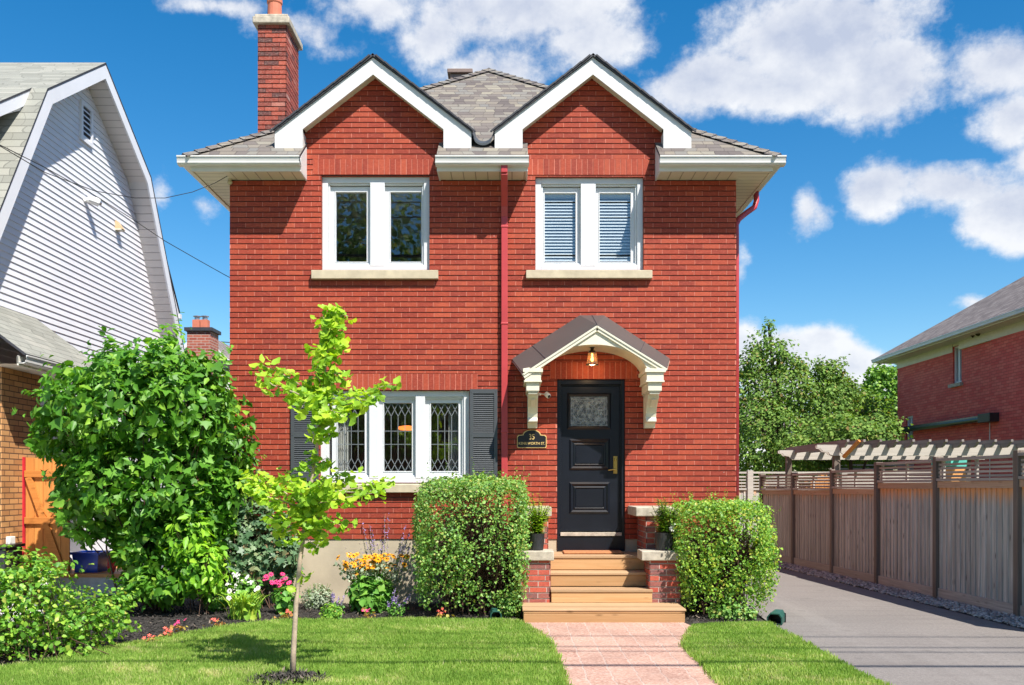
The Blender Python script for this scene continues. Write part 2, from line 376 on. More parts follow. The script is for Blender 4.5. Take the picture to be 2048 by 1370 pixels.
b = t.n('ShaderNodeTexBrick'); t.l(mp, b.inputs['Vector']); b.inputs['Scale'].default_value = 1
b.inputs['Brick Width'].default_value = .46; b.inputs['Row Height'].default_value = .208; b.inputs['Mortar Size'].default_value = .009; b.inputs['Mortar Smooth'].default_value = .4
b.inputs['Color1'].default_value = (.27, .135, .10, 1); b.inputs['Color2'].default_value = (.39, .225, .17, 1); b.inputs['Mortar'].default_value = (.38, .29, .25, 1)
c = t.mix(t.mr(t.noise(tcn, 38, 5, .8), .4, .62, 0, .7), b.outputs['Color'], (.70, .47, .38))
c = t.mix(t.mr(t.noise(tcn, 2.2, 4), .45, .75, 0, .5), c, (.25, .15, .12))
t.l(c, p.inputs['Base Color']); p.inputs['Roughness'].default_value = .85
bump(t, p, t.m('ADD', t.m('SUBTRACT', 1., b.outputs['Fac']), t.m('MULTIPLY', t.noise(tcn, 45, 4), .8)), .5, .008)

lined('siding_boards', (.60, .60, .64), (.25, .25, .30), .1016, 1, .12)
def wood(name, c1, c2, knots=.5, axis=0, rough=.65, streak=40, stain=None):
    """grain runs along uv axis `axis`; board tone comes from the rnd attribute"""
    m, t, p, o = newmat(name); uv = uvn(t)
    sc = (1.2, streak, 1) if axis == 0 else (streak, 1.2, 1)
    g = t.noise(t.mapping(uv, sc), 1, 5, .6, 1.2)
    c = t.mix(t.mr(g, .3, .7), c1, c2)
    sc2 = (3, 9, 1) if axis == 0 else (9, 3, 1)
    v = t.n('ShaderNodeTexVoronoi'); t.l(t.mapping(uv, sc2), v.inputs['Vector']); v.inputs['Scale'].default_value = 1.
    c = t.mix(t.mr(v.outputs['Distance'], .05, .17, knots, 0), c, tuple(x * .4 for x in c1))
    a = attr(t); c = t.mix(t.mr(a, 0, 1, .5, 0), c, tuple(x * .55 for x in c1))
    if stain:
        s = t.n('ShaderNodeSeparateXYZ'); t.l(t.n('ShaderNodeTexCoord').outputs['Object'], s.inputs[0])
        nz = t.noise(t.mapping(uv, (14, .6, 1)), 1, 4)
        f = t.mr(t.m('SUBTRACT', s.outputs[2], t.m('MULTIPLY', t.m('SUBTRACT', nz, .5), .5)), stain[0], stain[1], 0, .92, True)
        c = t.mix(f, c, stain[2])
    t.l(c, p.inputs['Base Color']); p.inputs['Roughness'].default_value = rough; p.inputs['Specular IOR Level'].default_value = .3
    bump(t, p, g, .25, .004)
    return m
wood('wood_step', (.46, .25, .105), (.60, .36, .18), .95)
wood('wood_step_tread', (.40, .245, .13), (.52, .345, .205), .8)
wood('wood_gate', (.60, .22, .05), (.76, .33, .09), .7, 1)
wood('wood_gate_rail', (.55, .19, .04), (.70, .28, .07), .5)
wood('wood_fence', (.30, .285, .265), (.76, .735, .69), .95, 1, .85, 38, (1.26, 1.52, (.80, .37, .14)))
wood('wood_rail', (.36, .32, .29), (.60, .55, .50), .4, 0, .85, 45)
wood('wood_rail_warm', (.48, .30, .19), (.64, .45, .32), .4, 0, .85, 45)
wood('wood_post', (.15, .115, .095), (.26, .21, .175), .4, 1, .85, 45)
wood('wood_pergola', (.50, .45, .40), (.68, .62, .56), .5, 0, .85, 30)
wood('wood_rafter', (.22, .19, .18), (.34, .30, .28), .4, 0, .85, 30)

# ------------------------------------------------------------------ mesh helpers
class MB:
    """collects faces and links them as ONE mesh object"""
    def __init__(s): s.v = []; s.f = []; s.m = []; s.r = []
    def quad(s, pts, mi=0, r=None):
        k = len(s.v); s.v += [tuple(p) for p in pts]; s.f.append(tuple(range(k, k + len(pts)))); s.m.append(mi)
        r = random.random() if r is None else r; s.r += [r] * len(pts); return s
    def box(s, x0, x1, y0, y1, z0, z1, mi=0, r=None, skip=''):
        r = random.random() if r is None else r
        if x0 > x1: x0, x1 = x1, x0
        if y0 > y1: y0, y1 = y1, y0
        if z0 > z1: z0, z1 = z1, z0
        k = len(s.v); s.v += [(x, y, z) for z in (z0, z1) for y in (y0, y1) for x in (x0, x1)]; s.r += [r] * 8
        F = {'b': (0, 2, 3, 1), 't': (4, 5, 7, 6), 'f': (0, 1, 5, 4), 'k': (2, 6, 7, 3), 'l': (0, 4, 6, 2), 'r': (1, 3, 7, 5)}
        for n, f in F.items():
            if n not in skip: s.f.append(tuple(k + i for i in f)); s.m.append(mi)
        return s
    def prism(s, pts, axis, a0, a1, mi=0, r=None):
        """polygon (2d, in the two other axes) extruded along axis"""
        r = random.random() if r is None else r
        def mk(p, a): return (a, p[0], p[1]) if axis == 'x' else (p[0], a, p[1]) if axis == 'y' else (p[0], p[1], a)
        n = len(pts); k = len(s.v)
        s.v += [mk(p, a0) for p in pts] + [mk(p, a1) for p in pts]; s.r += [r] * (2 * n)
        s.f.append(tuple(k + i for i in range(n))[::-1]); s.f.append(tuple(k + n + i for i in range(n)))
        s.m += [mi] * 2
        for i in range(n):
            j = (i + 1) % n; s.f.append((k + i, k + j, k + n + j, k + n + i)); s.m.append(mi)
        return s
    def bar(s, p, q, w, h, mi=0, up=(0, 0, 1), r=None):
        p = Vector(p); q = Vector(q); d = (q - p).normalized(); u = Vector(up)
        sd = d.cross(u)
        if sd.length < 1e-4: sd = d.cross(Vector((0, 1, 0)))
        sd.normalize(); u = sd.cross(d).normalized(); r = random.random() if r is None else r
        k = len(s.v)
        for c in (p, q):
            for a, b in ((-1, -1), (1, -1), (1, 1), (-1, 1)): s.v.append(tuple(c + sd * a * w / 2 + u * b * h / 2)); s.r.append(r)
        for f in ((0, 1, 2, 3), (7, 6, 5, 4), (0, 4, 5, 1), (1, 5, 6, 2), (2, 6, 7, 3), (3, 7, 4, 0)): s.f.append(tuple(k + i for i in f)); s.m.append(mi)
        return s
    def tube(s, pts, rad, n=8, mi=0, r=None, cap=True):
        r = random.random() if r is None else r
        pts = [Vector(p) for p in pts]; rads = rad if isinstance(rad, (list, tuple)) else [rad] * len(pts)
        k0 = len(s.v); ref = None
        for i, p in enumerate(pts):
            d = (pts[min(i + 1, len(pts) - 1)] - pts[max(i - 1, 0)]).normalized()
            if ref is None: ref = Vector((0, 0, 1)) if abs(d.z) < .9 else Vector((1, 0, 0))
            a = d.cross(ref).normalized(); b = a.cross(d).normalized(); ref = b
            for j in range(n):
                t = 2 * PI * j / n; s.v.append(tuple(p + (a * math.cos(t) + b * math.sin(t)) * rads[i])); s.r.append(r)
        for i in range(len(pts) - 1):
            for j in range(n):
                a = k0 + i * n + j; b = k0 + i * n + (j + 1) % n
                s.f.append((a, b, b + n, a + n)); s.m.append(mi)
        if cap:
            s.f.append(tuple(k0 + j for j in range(n))[::-1]); s.m.append(mi)
            s.f.append(tuple(k0 + (len(pts) - 1) * n + j for j in range(n))); s.m.append(mi)
        return s
    def lathe(s, c, prof, n=20, mi=0, r=None, sq=1):
        r = random.random() if r is None else r; k = len(s.v)
        for rr, z in prof:
            for j in range(n):
                t = 2 * PI * j / n; s.v.append((c[0] + rr * math.cos(t), c[1] + rr * math.sin(t), c[2] + z)); s.r.append(r)
        for i in range(len(prof) - 1):
            for j in range(n):
                a = k + i * n + j; b = k + i * n + (j + 1) % n
                s.f.append((a, b, b + n, a + n)); s.m.append(mi)
        for i, rv in ((0, True), (len(prof) - 1, False)):
            f = [k + i * n + j for j in range(n)]; s.f.append(tuple(f[::-1] if rv else f)); s.m.append(mi)
        return s
    def build(s, name, mats, parent=None, origin=None, smooth=False, bevel=0):
        if isinstance(mats, str): mats = [mats]
        me = bpy.data.meshes.new(name)
        o3 = Vector(origin) if origin is not None else (wloc(parent) if parent else Vector((0, 0, 0)))
        me.from_pydata([(v[0] - o3.x, v[1] - o3.y, v[2] - o3.z) for v in s.v], [], s.f)
        for m in mats: me.materials.append(MATS[m])
        me.polygons.foreach_set('material_index', s.m)
        at = me.attributes.new('rnd', 'FLOAT', 'POINT'); at.data.foreach_set('value', s.r)
        autouv(me, o3)
        if smooth: me.polygons.foreach_set('use_smooth', [True] * len(me.polygons))
        ob = bpy.data.objects.new(name, me); C.objects.link(ob)
        if parent: ob.parent = parent
        else: ob.location = o3
        if bevel:
            md = ob.modifiers.new('Bevel', 'BEVEL'); md.width = bevel; md.segments = 2; md.limit_method = 'ANGLE'
        return ob
def wloc(o):
    v = Vector((0, 0, 0))
    while o: v += Vector(o.location); o = o.parent
    return v
def autouv(me, off=Vector((0, 0, 0))):
    uv = me.uv_layers.new(name='UVMap').data; co_ = [v.co + off for v in me.vertices]
    flat = np.zeros(len(me.loops) * 2)
    for pl in me.polygons:
        n = pl.normal
        if abs(n.z) > .97 or n.length < .5: u = Vector((1, 0, 0)); w = Vector((0, 1, 0))
        else:
            u = Vector((-n.y, n.x, 0)).normalized(); w = n.cross(u)
            if w.z < 0: w = -w
        for li in pl.loop_indices:
            p = co_[me.loops[li].vertex_index]; flat[2 * li] = p.dot(u); flat[2 * li + 1] = p.dot(w)
    uv.foreach_set('uv', flat)
def tag(o, label=None, cat=None, group=None, kind=None):
    if label: o['label'] = label
    if cat: o['category'] = cat
    if group: o['group'] = group
    if kind: o['kind'] = kind
    return o
def thing(name, loc, label, cat, group=None):
    o = bpy.data.objects.new(name, None); o.empty_display_size = .2; C.objects.link(o); o.location = loc
    return tag(o, label, cat, group)
def fast_mesh(name, V, F, rnd, mat, parent=None, origin=(0, 0, 0)):
    """V (n,3) F (m,k) all faces k-sided; numpy"""
    o3 = np.array(wloc(parent) if parent else origin)
    me = bpy.data.meshes.new(name); V = V - o3; k = F.shape[1]
    me.vertices.add(len(V)); me.vertices.foreach_set('co', V.astype(np.float32).ravel())
    me.loops.add(F.size); me.loops.foreach_set('vertex_index', F.astype(np.int32).ravel())
    me.polygons.add(len(F)); me.polygons.foreach_set('loop_start', np.arange(0, F.size, k, dtype=np.int32))
    me.update(calc_edges=True)
    at = me.attributes.new('rnd', 'FLOAT', 'POINT'); at.data.foreach_set('value', rnd.astype(np.float32))
    me.materials.append(MATS[mat])
    ob = bpy.data.objects.new(name, me); C.objects.link(ob)
    if parent: ob.parent = parent
    else: ob.location = tuple(o3)
    return ob

# photo pixel -> world at wall plane / at a depth
def X(px, d=CD): return (px - HX) * d / FPX
def Z(py, d=CD): return CH + (HY - py) * d / FPX
def G(px, py, z=0.):
    d = FPX * (CH - z) / (py - HY); return (X(px, d), d - CD, z)

# leaf templates (x = side, y = tip direction, z = normal), triangles
def tmpl_oval(w=.5, fold=.12):
    v = [(0, 0, 0), (-w * .8, .35, fold), (0, .4, 0), (w * .8, .35, fold), (-w * .55, .72, fold * .8), (0, 1, -.08), (w * .55, .72, fold * .8)]
    f = [(0, 2, 1), (0, 3, 2), (1, 2, 4), (2, 3, 6), (2, 5, 4), (2, 6, 5)]
    return np.array(v, float), np.array(f)
def tmpl_simple(w=.42):
    v = [(0, 0, 0), (-w, .45, .1), (w, .45, .1), (0, 1, 0)]
    return np.array(v, float), np.array([(0, 3, 1), (0, 2, 3)])
def tmpl_maple():
    rim = [(0, 0), (-.28, .08), (-.62, .12), (-.42, .34), (-.60, .62), (-.27, .58), (0, 1.05), (.27, .58), (.60, .62), (.42, .34), (.62, .12), (.28, .08)]
    v = [(0, .36, 0)] + [(x, y, .10 * abs(x) - .12 * max(0, y - .6)) for x, y in rim]
    n = len(rim); f = [(0, 1 + (i + 1) % n, 1 + i) for i in range(n)]
    return np.array(v, float), np.array(f)
def tmpl_fan():
    rim = [(0, 0)] + [((.78 + .05 * math.sin(7 * a)) * math.sin(a), (.82 + .06 * math.cos(9 * a)) * math.cos(a) * (.80 if abs(a) < .05 else 1)) for a in (-1.05, -.8, -.5, -.25, -.1, 0, .1, .25, .5, .8, 1.05)]
    v = [(0, .42, -.05)] + [(x, y, .22 * abs(x) + .05 * math.sin(11 * x)) for x, y in rim]
    n = len(rim); f = [(0, 1 + i, 1 + (i + 1) % n) for i in range(n)]
    return np.array(v, float), np.array(f)
def tmpl_blade(w=.06):
    return np.array([(-w, 0, 0), (w, 0, 0), (w * .8, .55, .06), (-w * .8, .55, .06), (0, 1, .22)], float), np.array([(0, 1, 2), (0, 2, 3), (3, 2, 4)])
def inst(T, pos, nrm, tip, size, rnd):
    """instances of template T oriented by normal and tip -> V, F, r"""
    tv, tf = T; N = len(pos)
    nrm = nrm / (np.linalg.norm(nrm, axis=1, keepdims=True) + 1e-9)
    tip = tip - nrm * np.sum(tip * nrm, 1, keepdims=True); tip /= (np.linalg.norm(tip, axis=1, keepdims=True) + 1e-9)
    sd = np.cross(tip, nrm)
    V = (tv[None, :, 0, None] * sd[:, None] + tv[None, :, 1, None] * tip[:, None] + tv[None, :, 2, None] * nrm[:, None]) * size[:, None, None] + pos[:, None]
    F = tf[None] + (np.arange(N) * len(tv))[:, None, None]
    return V.reshape(-1, 3), F.reshape(-1, 3), np.repeat(rnd, len(tv))
def merge(parts):
    Vs, Fs, Rs, k = [], [], [], 0
    for V, F, r in parts: Vs.append(V); Fs.append(F + k); Rs.append(r); k += len(V)
    return np.concatenate(Vs), np.concatenate(Fs), np.concatenate(Rs)
def snoise(p, f=1., seed=0):
    r = np.random.default_rng(seed); a = 0
    for i in range(6):
        k = r.normal(size=3) * f * (1 + i * .45); a = a + np.sin(p @ k + r.uniform(0, 6.28)) / (1 + i * .35)
    return a / 2.4
def rdir(n):
    v = rng.normal(size=(n, 3)); return v / np.linalg.norm(v, axis=1, keepdims=True)
def crown_pts(ell, n, inset=.16, seed=0, amp=.12, freq=3., zmin=None, deep=.78):
    """points through the outer volume of a union of ellipsoids, with outward directions"""
    ell = np.array(ell, float); ar = (ell[:, 3] * ell[:, 4] + ell[:, 3] * ell[:, 5] + ell[:, 4] * ell[:, 5]); ar /= ar.sum()
    idx = rng.choice(len(ell), size=int(n * 2.2), p=ar); d = rdir(len(idx))
    rad = 1 - np.abs(rng.normal(size=len(idx))) * inset
    p = ell[idx, :3] + d * ell[idx, 3:6] * rad[:, None]
    p = p + d * (snoise(p, freq, seed) * amp)[:, None]
    keep = np.ones(len(p), bool)
    for j in range(len(ell)):
        q = np.linalg.norm((p - ell[j, :3]) / ell[j, 3:6], axis=1); keep &= ~((q < deep) & (idx != j))
    if zmin is not None: keep &= p[:, 2] > zmin
    hole = snoise(p, freq * 1.6, seed + 5) > -1.15
    keep &= hole
    p = p[keep][:n]; d = d[keep][:n]
    return p, d
def leaf_set(T, p, out, size, up=.5, rand=.7, droop=.5, jit=.3):
    n = len(p); nrm = out * 1. + rdir(n) * rand + np.array([0, 0, up])
    tip = out * .5 + rdir(n) * .8 - np.array([0, 0, droop])
    s = size * (1 + rng.uniform(-jit, jit, n))
    return inst(T, p, nrm, tip, s, rng.uniform(0, 1, n))
# ================================================================== ground
def flat(name, pts, z, mat, kind='structure'):
    mb = MB(); mb.quad([(x, y, z) for x, y in pts]); o = mb.build(name, mat, origin=(0, 0, 0)); tag(o, kind=kind); return o
flat('ground', [(-900, -300), (900, -300), (900, 1500), (-900, 1500)], -.03, 'ground_green')
flat('street', [(-60, -26), (60, -26), (60, -14.2), (-60, -14.2)], -.012, 'asphalt')
drv = flat('driveway', [(2.82, -14.2), (8.2, -14.2), (6.05, -3), (5.45, -1.2), (5.02, 6.9), (2.95, 6.9), (2.95, -.6), (2.84, -2)], .0, 'asphalt')
flat('neighbour_driveway', [(-9.5, -12.3), (-5.3, -12.3), (-5.6, -1), (-6.0, 9), (-9.5, 9)], -.004, 'stone_white')

# ------------------------------------------------------------------ brick courses as real bricks
PITCH, BH, BL, VJ = .0685, .0565, .2115, .008
def courses(mb, u0, u1, z0, z1, put, holes=(), top=None, seed=0, cuts=(), bl=BL):
    """running bond between u0..u1; put(a,b,za,zb,kind). holes = (ua,ub,za,zb). top(u) clips courses"""
    rn = random.Random(seed); k = 0; z = z0
    while z < z1 - .004:
        ze = min(z + PITCH, z1)
        zs = sorted({z, ze} | {c for h in holes for c in h[2:4] if z + .003 < c < ze - .003})
        off = (.0 if k % 2 else bl / 2) + rn.uniform(-.012, .012)
        for za, zb in zip(zs, zs[1:]):
            iv = [(u0, u1)] if top is None else top((za + zb) / 2)
            for h in holes:
                if h[2] < (za + zb) / 2 < h[3]:
                    nv = []
                    for a, b in iv:
                        if h[1] <= a or h[0] >= b: nv.append((a, b)); continue
                        if h[0] > a: nv.append((a, h[0]))
                        if h[1] < b: nv.append((h[1], b))
                    iv = nv
            b_lo = max(za, z); b_hi = min(zb, z + BH)
            for a, b in iv:
                put(a, b, za, zb, 'back')
                if b_hi - b_lo < .006: continue
                put(a, b, b_lo, b_hi, 'strip')
                u = u0 - off
                while u < b:
                    x0 = max(u + VJ / 2, a); x1 = min(u + bl - VJ / 2, b)
                    if x1 - x0 > .012: put(x0, x1, b_lo + rn.uniform(0, .0015), b_hi - rn.uniform(0, .0015), 'brick')
                    u += bl
        z += PITCH; k += 1
def front_put(mb, Y, rn, mi=(0, 1, 2), proud=.012, tone=None):
    def put(a, b, za, zb, kind):
        if kind == 'back': mb.quad([(a, Y, za), (b, Y, za), (b, Y, zb), (a, Y, zb)], mi[1])
        elif kind == 'strip': mb.box(a, b, Y - proud * .82, Y + .001, za, zb, mi[2], skip='kb')
        else:
            j = rn.uniform(-.0012, .0012); mb.box(a, b, Y - proud + j, Y + .001, za, zb, mi[0], r=(tone(rn) if tone else rn.random()), skip='k')
    return put
def soldiers(mb, a, b, za, zb, Y, rn, mi=(0, 1, 2), step=.0712):
    mb.quad([(a, Y, za), (b, Y, za), (b, Y, zb), (a, Y, zb)], mi[1])
    mb.box(a, b, Y - .009, Y + .001, za + .006, zb - .004, mi[2], skip='kb')
    n = round((b - a) / step); s = (b - a) / n
    for i in range(n):
        mb.box(a + i * s + .005, a + (i + 1) * s - .005, Y - .013 + rn.uniform(-.002, .002), Y + .001, za + .006, zb - .004, mi[0], r=rn.random(), skip='k')

# ================================================================== main house
house = thing('brick_house', (-.4, 0, 0), 'two-storey red brick house with twin white-trimmed gables above paired windows', 'house')
XL, XR, ZF = X(460), X(1472), .83
WU1 = (X(643), X(859), Z(540), Z(352)); WU2 = (X(1070.6), X(1287), Z(540), Z(354)); WL = (X(640), X(939), Z(966), Z(781))
DR = (X(1114), X(1250), Z(1097), Z(759))
G1, G2 = -1.775, 1.035          # gable centres
SOF = 5.49
def top(z):
    if z < SOF: return [(XL, XR)]
    out = []
    for c in (G1, G2):
        hw = .915 if z < 6.05 else min(.915, (6.87 - z) / .76)
        if hw > .02: out.append((c - hw, c + hw))
    return out
rn = random.Random(3); mb = MB(); put = front_put(mb, 0, rn)
S1 = (X(626), X(868), Z(350.5), Z(318)); S2 = (X(1054), X(1296), Z(351), Z(318)); S3 = (X(628), X(955), Z(781), Z(747)); S4 = (X(1100), X(1274), Z(759), Z(724))
holes = [WU1, WU2, WL, DR, S1, S2, S3, S4,
         (X(625), X(877), Z(560), Z(540)), (X(1052), X(1303), Z(559), Z(540)), (X(622), X(957), Z(985), Z(966))]
courses(mb, XL, XR, ZF, 6.82, put, holes, top, 4)
for s in (S1, S2, S3, S4): soldiers(mb, *s, 0, rn)
# reveals of the openings, side and rear walls
for h in (WU1, WU2, WL, DR):
    a, b, za, zb = h
    mb.quad([(a, -.009, za), (a, .2, za), (a, .2, zb), (a, -.009, zb)], 3); mb.quad([(b, -.009, za), (b, -.009, zb), (b, .2, zb), (b, .2, za)], 3)
    mb.quad([(a, -.009, zb), (a, .2, zb), (b, .2, zb), (b, -.009, zb)], 3); mb.quad([(a, -.009, za), (b, -.009, za), (b, .2, za), (a, .2, za)], 3)
HB = 9.0
mb.quad([(XR, -.010, ZF), (XR, HB, ZF), (XR, HB, SOF), (XR, -.010, SOF)], 3)
mb.quad([(XL, HB, ZF), (XL, -.010, ZF), (XL, -.010, SOF), (XL, HB, SOF)], 3)
mb.quad([(XR, HB, ZF), (XL, HB, ZF), (XL, HB, SOF), (XR, HB, SOF)], 3)
wall = mb.build('wall', ['brick_red', 'mortar_red', 'mortar_joint', 'brick_side'], house)
MB().box(XL, XR, .004, HB - .004, -.1, ZF - .002).build('foundation', 'foundation', house)
# rooms behind the panes
mb = MB()
for z0, z1 in ((3.35, 5.44), (.9, 3.25)):
    for x0, x1 in ((XL + .1, -.55), (-.50, XR - .1)) if z0 > 3 else ((XL + .1, .40), (.45, XR - .1)):
        y0, y1 = .20, 4.2
        mb.quad([(x0, y1, z0), (x1, y1, z0), (x1, y1, z1), (x0, y1, z1)]); mb.quad([(x0, y0, z0), (x0, y1, z0), (x0, y1, z1), (x0, y0, z1)])
        mb.quad([(x1, y0, z0), (x1, y0, z1), (x1, y1, z1), (x1, y1, z0)]); mb.quad([(x0, y0, z1), (x0, y1, z1), (x1, y1, z1), (x1, y0, z1)])
        mb.quad([(x0, y0, z0), (x1, y0, z0), (x1, y1, z0), (x0, y1, z0)])
mb.build('room_lining', 'wall_inside', house)

def ring(mb, a, b, za, zb, w, y0, y1, mi=0, wb=None, wt=None):
    wb = w if wb is None else wb; wt = w if wt is None else wt
    mb.box(a, a + w, y0, y1, za, zb, mi); mb.box(b - w, b, y0, y1, za, zb, mi)
    mb.box(a + w, b - w, y0, y1, za, za + wb, mi); mb.box(a + w, b - w, y0, y1, zb - wt, zb, mi)
def window(op, sashes, glz, sash_z, mull, blinds=False, lead=False, label=None, sill=None):
    a, b, za, zb = op
    mb = MB(); ring(mb, a + .002, b - .002, za + .002, zb - .002, .075, .040, .19)
    ring(mb, a + .078, b - .078, za + .078, zb - .078, .022, .064, .19)
    for m0, m1 in mull: mb.box(m0, m1, .036, .19, za + .06, zb - .06)
    w = mb.build('window', 'white_vinyl', house, bevel=.004)
    if label: w['label'] = label
    for (s0, s1), (g0, g1) in zip(sashes, glz):
        sb = MB(); z0, z1, gz0, gz1 = sash_z
        sb.box(s0, g0, .098, .16, z0, z1); sb.box(g1, s1, .098, .16, z0, z1); sb.box(g0, g1, .098, .16, z0, gz0); sb.box(g0, g1, .098, .16, gz1, z1)
        t_ = .012
        ring(sb, g0 - t_, g1 + t_, gz0 - t_, gz1 + t_, t_ - .001, .090, .106)
        sb.build('sash', 'white_vinyl', w, bevel=.003)
        MB().quad([(g0, .126, gz0), (g1, .126, gz0), (g1, .126, gz1), (g0, .126, gz1)]).build('pane', 'pane_glass', w)
        if lead:
            lb = MB(); W_, H_ = g1 - g0, gz1 - gz0; yy = .119; c = W_ / 4
            def ln(x0, z0_, x1, z1_):
                lb.bar((g0 + x0 * c, yy, gz0 + z0_ * H_), (g0 + x1 * c, yy, gz0 + z1_ * H_), .0075, .005, up=(0, 1, 0))
            for i in (1, 2, 3): ln(i, .19, i, .81)
            ln(0, .395, 4, .395); ln(0, .59, 4, .59)
            for i in (1, 2, 3):
                for sx in (-1, 1): ln(i, .19, i + sx * 1, 0.0); ln(i, .81, i + sx * 1, 1.0)
            ln(0, .19, 1, 0); ln(4, .19, 3, 0); ln(0, .81, 1, 1); ln(4, .81, 3, 1)
            lb.build('lead_came', 'lead_came', w)
        if blinds:
            bb = MB(); z = gz0 + .02
            while z < gz1:
                bb.quad([(g0 - .0, .140, z), (g1 + .0, .140, z), (g1 + .0, .158, z + .030), (g0 - .0, .158, z + .030)]); z += .041
            bb.box(g0 , g1, .142, .158, gz1 - .03, gz1 )
            bb.build('blind', 'blind_white', w)
    if sill:
        mb = MB(); x0, x1, z0, z1 = sill; mb.prism([(-.085, z0), (.02, z0), (.02, z1 - .002), (-.085, z1 - .016)], 'x', x0, x1)
        mb.build('sill', 'limestone', w, bevel=.006)
    return w
def xs(*l): return [(X(a), X(b)) for a, b in l]
window(WU1, xs((657.5, 740), (768, 850.5)), xs((669, 731), (779, 841)), (Z(530), Z(369), Z(520), Z(380)), xs((739.5, 768.5)),
       label='upper left double casement window with white frame and dark panes', sill=(X(625), X(877), Z(560), Z(540.5)))
window(WU2, xs((1080, 1162.5), (1191.5, 1273.5)), xs((1090, 1152), (1200.5, 1263)), (Z(530), Z(371), Z(520), Z(382)), xs((1162, 1192)), blinds=True,
       label='upper right double casement window with white frame and lowered blinds', sill=(X(1052), X(1303), Z(559), Z(540.5)))
window(WL, xs((661, 738), (756, 831), (849, 926)), xs((672, 727), (766, 822), (860.5, 916)), (Z(953), Z(793), Z(942), Z(805)), xs((737.5, 756.5), (830.5, 849.5)), lead=True,
       label='ground floor triple window with diamond leaded panes', sill=(X(622), X(957), Z(985), Z(966.5)))
# shutters
for a, b in ((X(583), X(638)), (X(940), X(995))):
    mb = MB(); z0, z1 = Z(962), Z(779); y0, y1 = -.045, -.013; w = .044
    mb.box(a, a + w, y0, y1, z0, z1); mb.box(b - w, b, y0, y1, z0, z1)
    mb.box(a + w, b - w, y0 + .001, y1, z0, z0 + .10); mb.box(a + w, b - w, y0 + .001, y1, z1 - .055, z1)
    zm = z0 + (z1 - z0) * .5; mb.box(a + w, b - w, y0 + .001, y1, zm - .028, zm + .028)
    mb.box(a + w, b - w, -.022, -.013, z0 + .1, z1 - .055)
    for lo, hi in ((z0 + .105, zm - .032), (zm + .032, z1 - .06)):
        n = round((hi - lo) / .0265)
        for i in range(n):
            z = lo + (hi - lo) * i / n; zz = (hi - lo) / n
            mb.quad([(a + w, -.040, z + .002), (b - w, -.040, z + .002), (b - w, -.023, z + zz * .95), (a + w, -.023, z + zz * .95)])
            mb.quad([(a + w, -.040, z + .002), (a + w, -.023, z + .001), (b - w, -.023, z + .001), (b - w, -.040, z + .002)])
    for zz in (z0 + .09, zm, z1 - .03):
        for xx in (a + .02, b - .02): mb.box(xx - .005, xx + .005, y0 - .004, y0, zz - .005, zz + .005)
    mb.build('shutter', 'shutter_grey', house)

# front door
dx0, dx1, dz0, dz1 = DR
mb = MB(); mb.box(dx0 + .002, dx0 + .042, .02, .15, dz0, dz1 - .003); mb.box(dx1 - .042, dx1 - .002, .02, .15, dz0, dz1 - .003); mb.box(dx0 + .042, dx1 - .042, .02, .15, dz1 - .06, dz1 - .003)
mb.box(dx0 + .042, dx0 + .055, .05, .14, dz0, dz1 - .06); mb.box(dx1 - .055, dx1 - .042, .05, .14, dz0, dz1 - .06); mb.box(dx0 + .055, dx1 - .055, .05, .14, dz1 - .075, dz1 - .06)
mb.box(dx0 + .003, dx1 - .003, -.010, .14, dz0 - .03, Z(1072))
door = mb.build('door', 'black_paint', house, bevel=.003); door['label'] = 'black panelled front door with a small leaded glass light'
sb = MB(); s0, s1, sz0, sz1 = dx0 + .057, dx1 - .057, Z(1063), dz1 - .077; YD = .085
GX0, GX1, GZ0, GZ1 = X(1140), X(1218), Z(853), Z(790)
P2 = (X(1139), X(1221), Z(940), Z(877)); P3 = (X(1139), X(1221), Z(1028), Z(964))
sb.box(s0, GX0, YD, .13, sz0, sz1); sb.box(GX1, s1, YD, .13, sz0, sz1)
sb.box(GX0, GX1, YD, .13, GZ1, sz1); sb.box(GX0, GX1, YD, .13, sz0, GZ0)
def mould(mb, a, b, za, zb, w, y, h):
    o = [(a, za), (b, za), (b, zb), (a, zb)]; i_ = [(a + w, za + w), (b - w, za + w), (b - w, zb - w), (a + w, zb - w)]
    m_ = [(a + w / 2, za + w / 2), (b - w / 2, za + w / 2), (b - w / 2, zb - w / 2), (a + w / 2, zb - w / 2)]
    for k in range(4):
        j = (k + 1) % 4
        mb.quad([(o[k][0], y, o[k][1]), (o[j][0], y, o[j][1]), (m_[j][0], y - h, m_[j][1]), (m_[k][0], y - h, m_[k][1])])
        mb.quad([(m_[k][0], y - h, m_[k][1]), (m_[j][0], y - h, m_[j][1]), (i_[j][0], y - .001, i_[j][1]), (i_[k][0], y - .001, i_[k][1])])
sb.build('door_leaf', 'black_paint', door)
for q in (P2, P3):
    pb = MB(); mould(pb, *q, .05, YD - .001, .020); mould(pb, q[0] + .055, q[1] - .055, q[2] + .055, q[3] - .055, .035, YD - .001, .012)
    pb.box(q[0] + .09, q[1] - .09, YD - .013, YD + .001, q[2] + .09, q[3] - .09); pb.build('panel', 'black_paint', door)
gb = MB(); mould(gb, GX0 - .035, GX1 + .035, GZ0 - .035, GZ1 + .035, .045, YD - .001, .016); gb.build('glazing_bead', 'black_paint', door)
gb = MB(); gb.quad([(GX0, YD + .012, GZ0), (GX1, YD + .012, GZ0), (GX1, YD + .012, GZ1), (GX0, YD + .012, GZ1)]); gb.build('glass', 'door_glass', door)
lb = MB(); yy = YD + .007
ring(lb, GX0 + .045, GX1 - .045, GZ0 + .045, GZ1 - .045, .007, yy - .003, yy + .003)
ring(lb, GX0 + .018, GX1 - .018, GZ0 + .018, GZ1 - .018, .005, yy - .003, yy + .003)
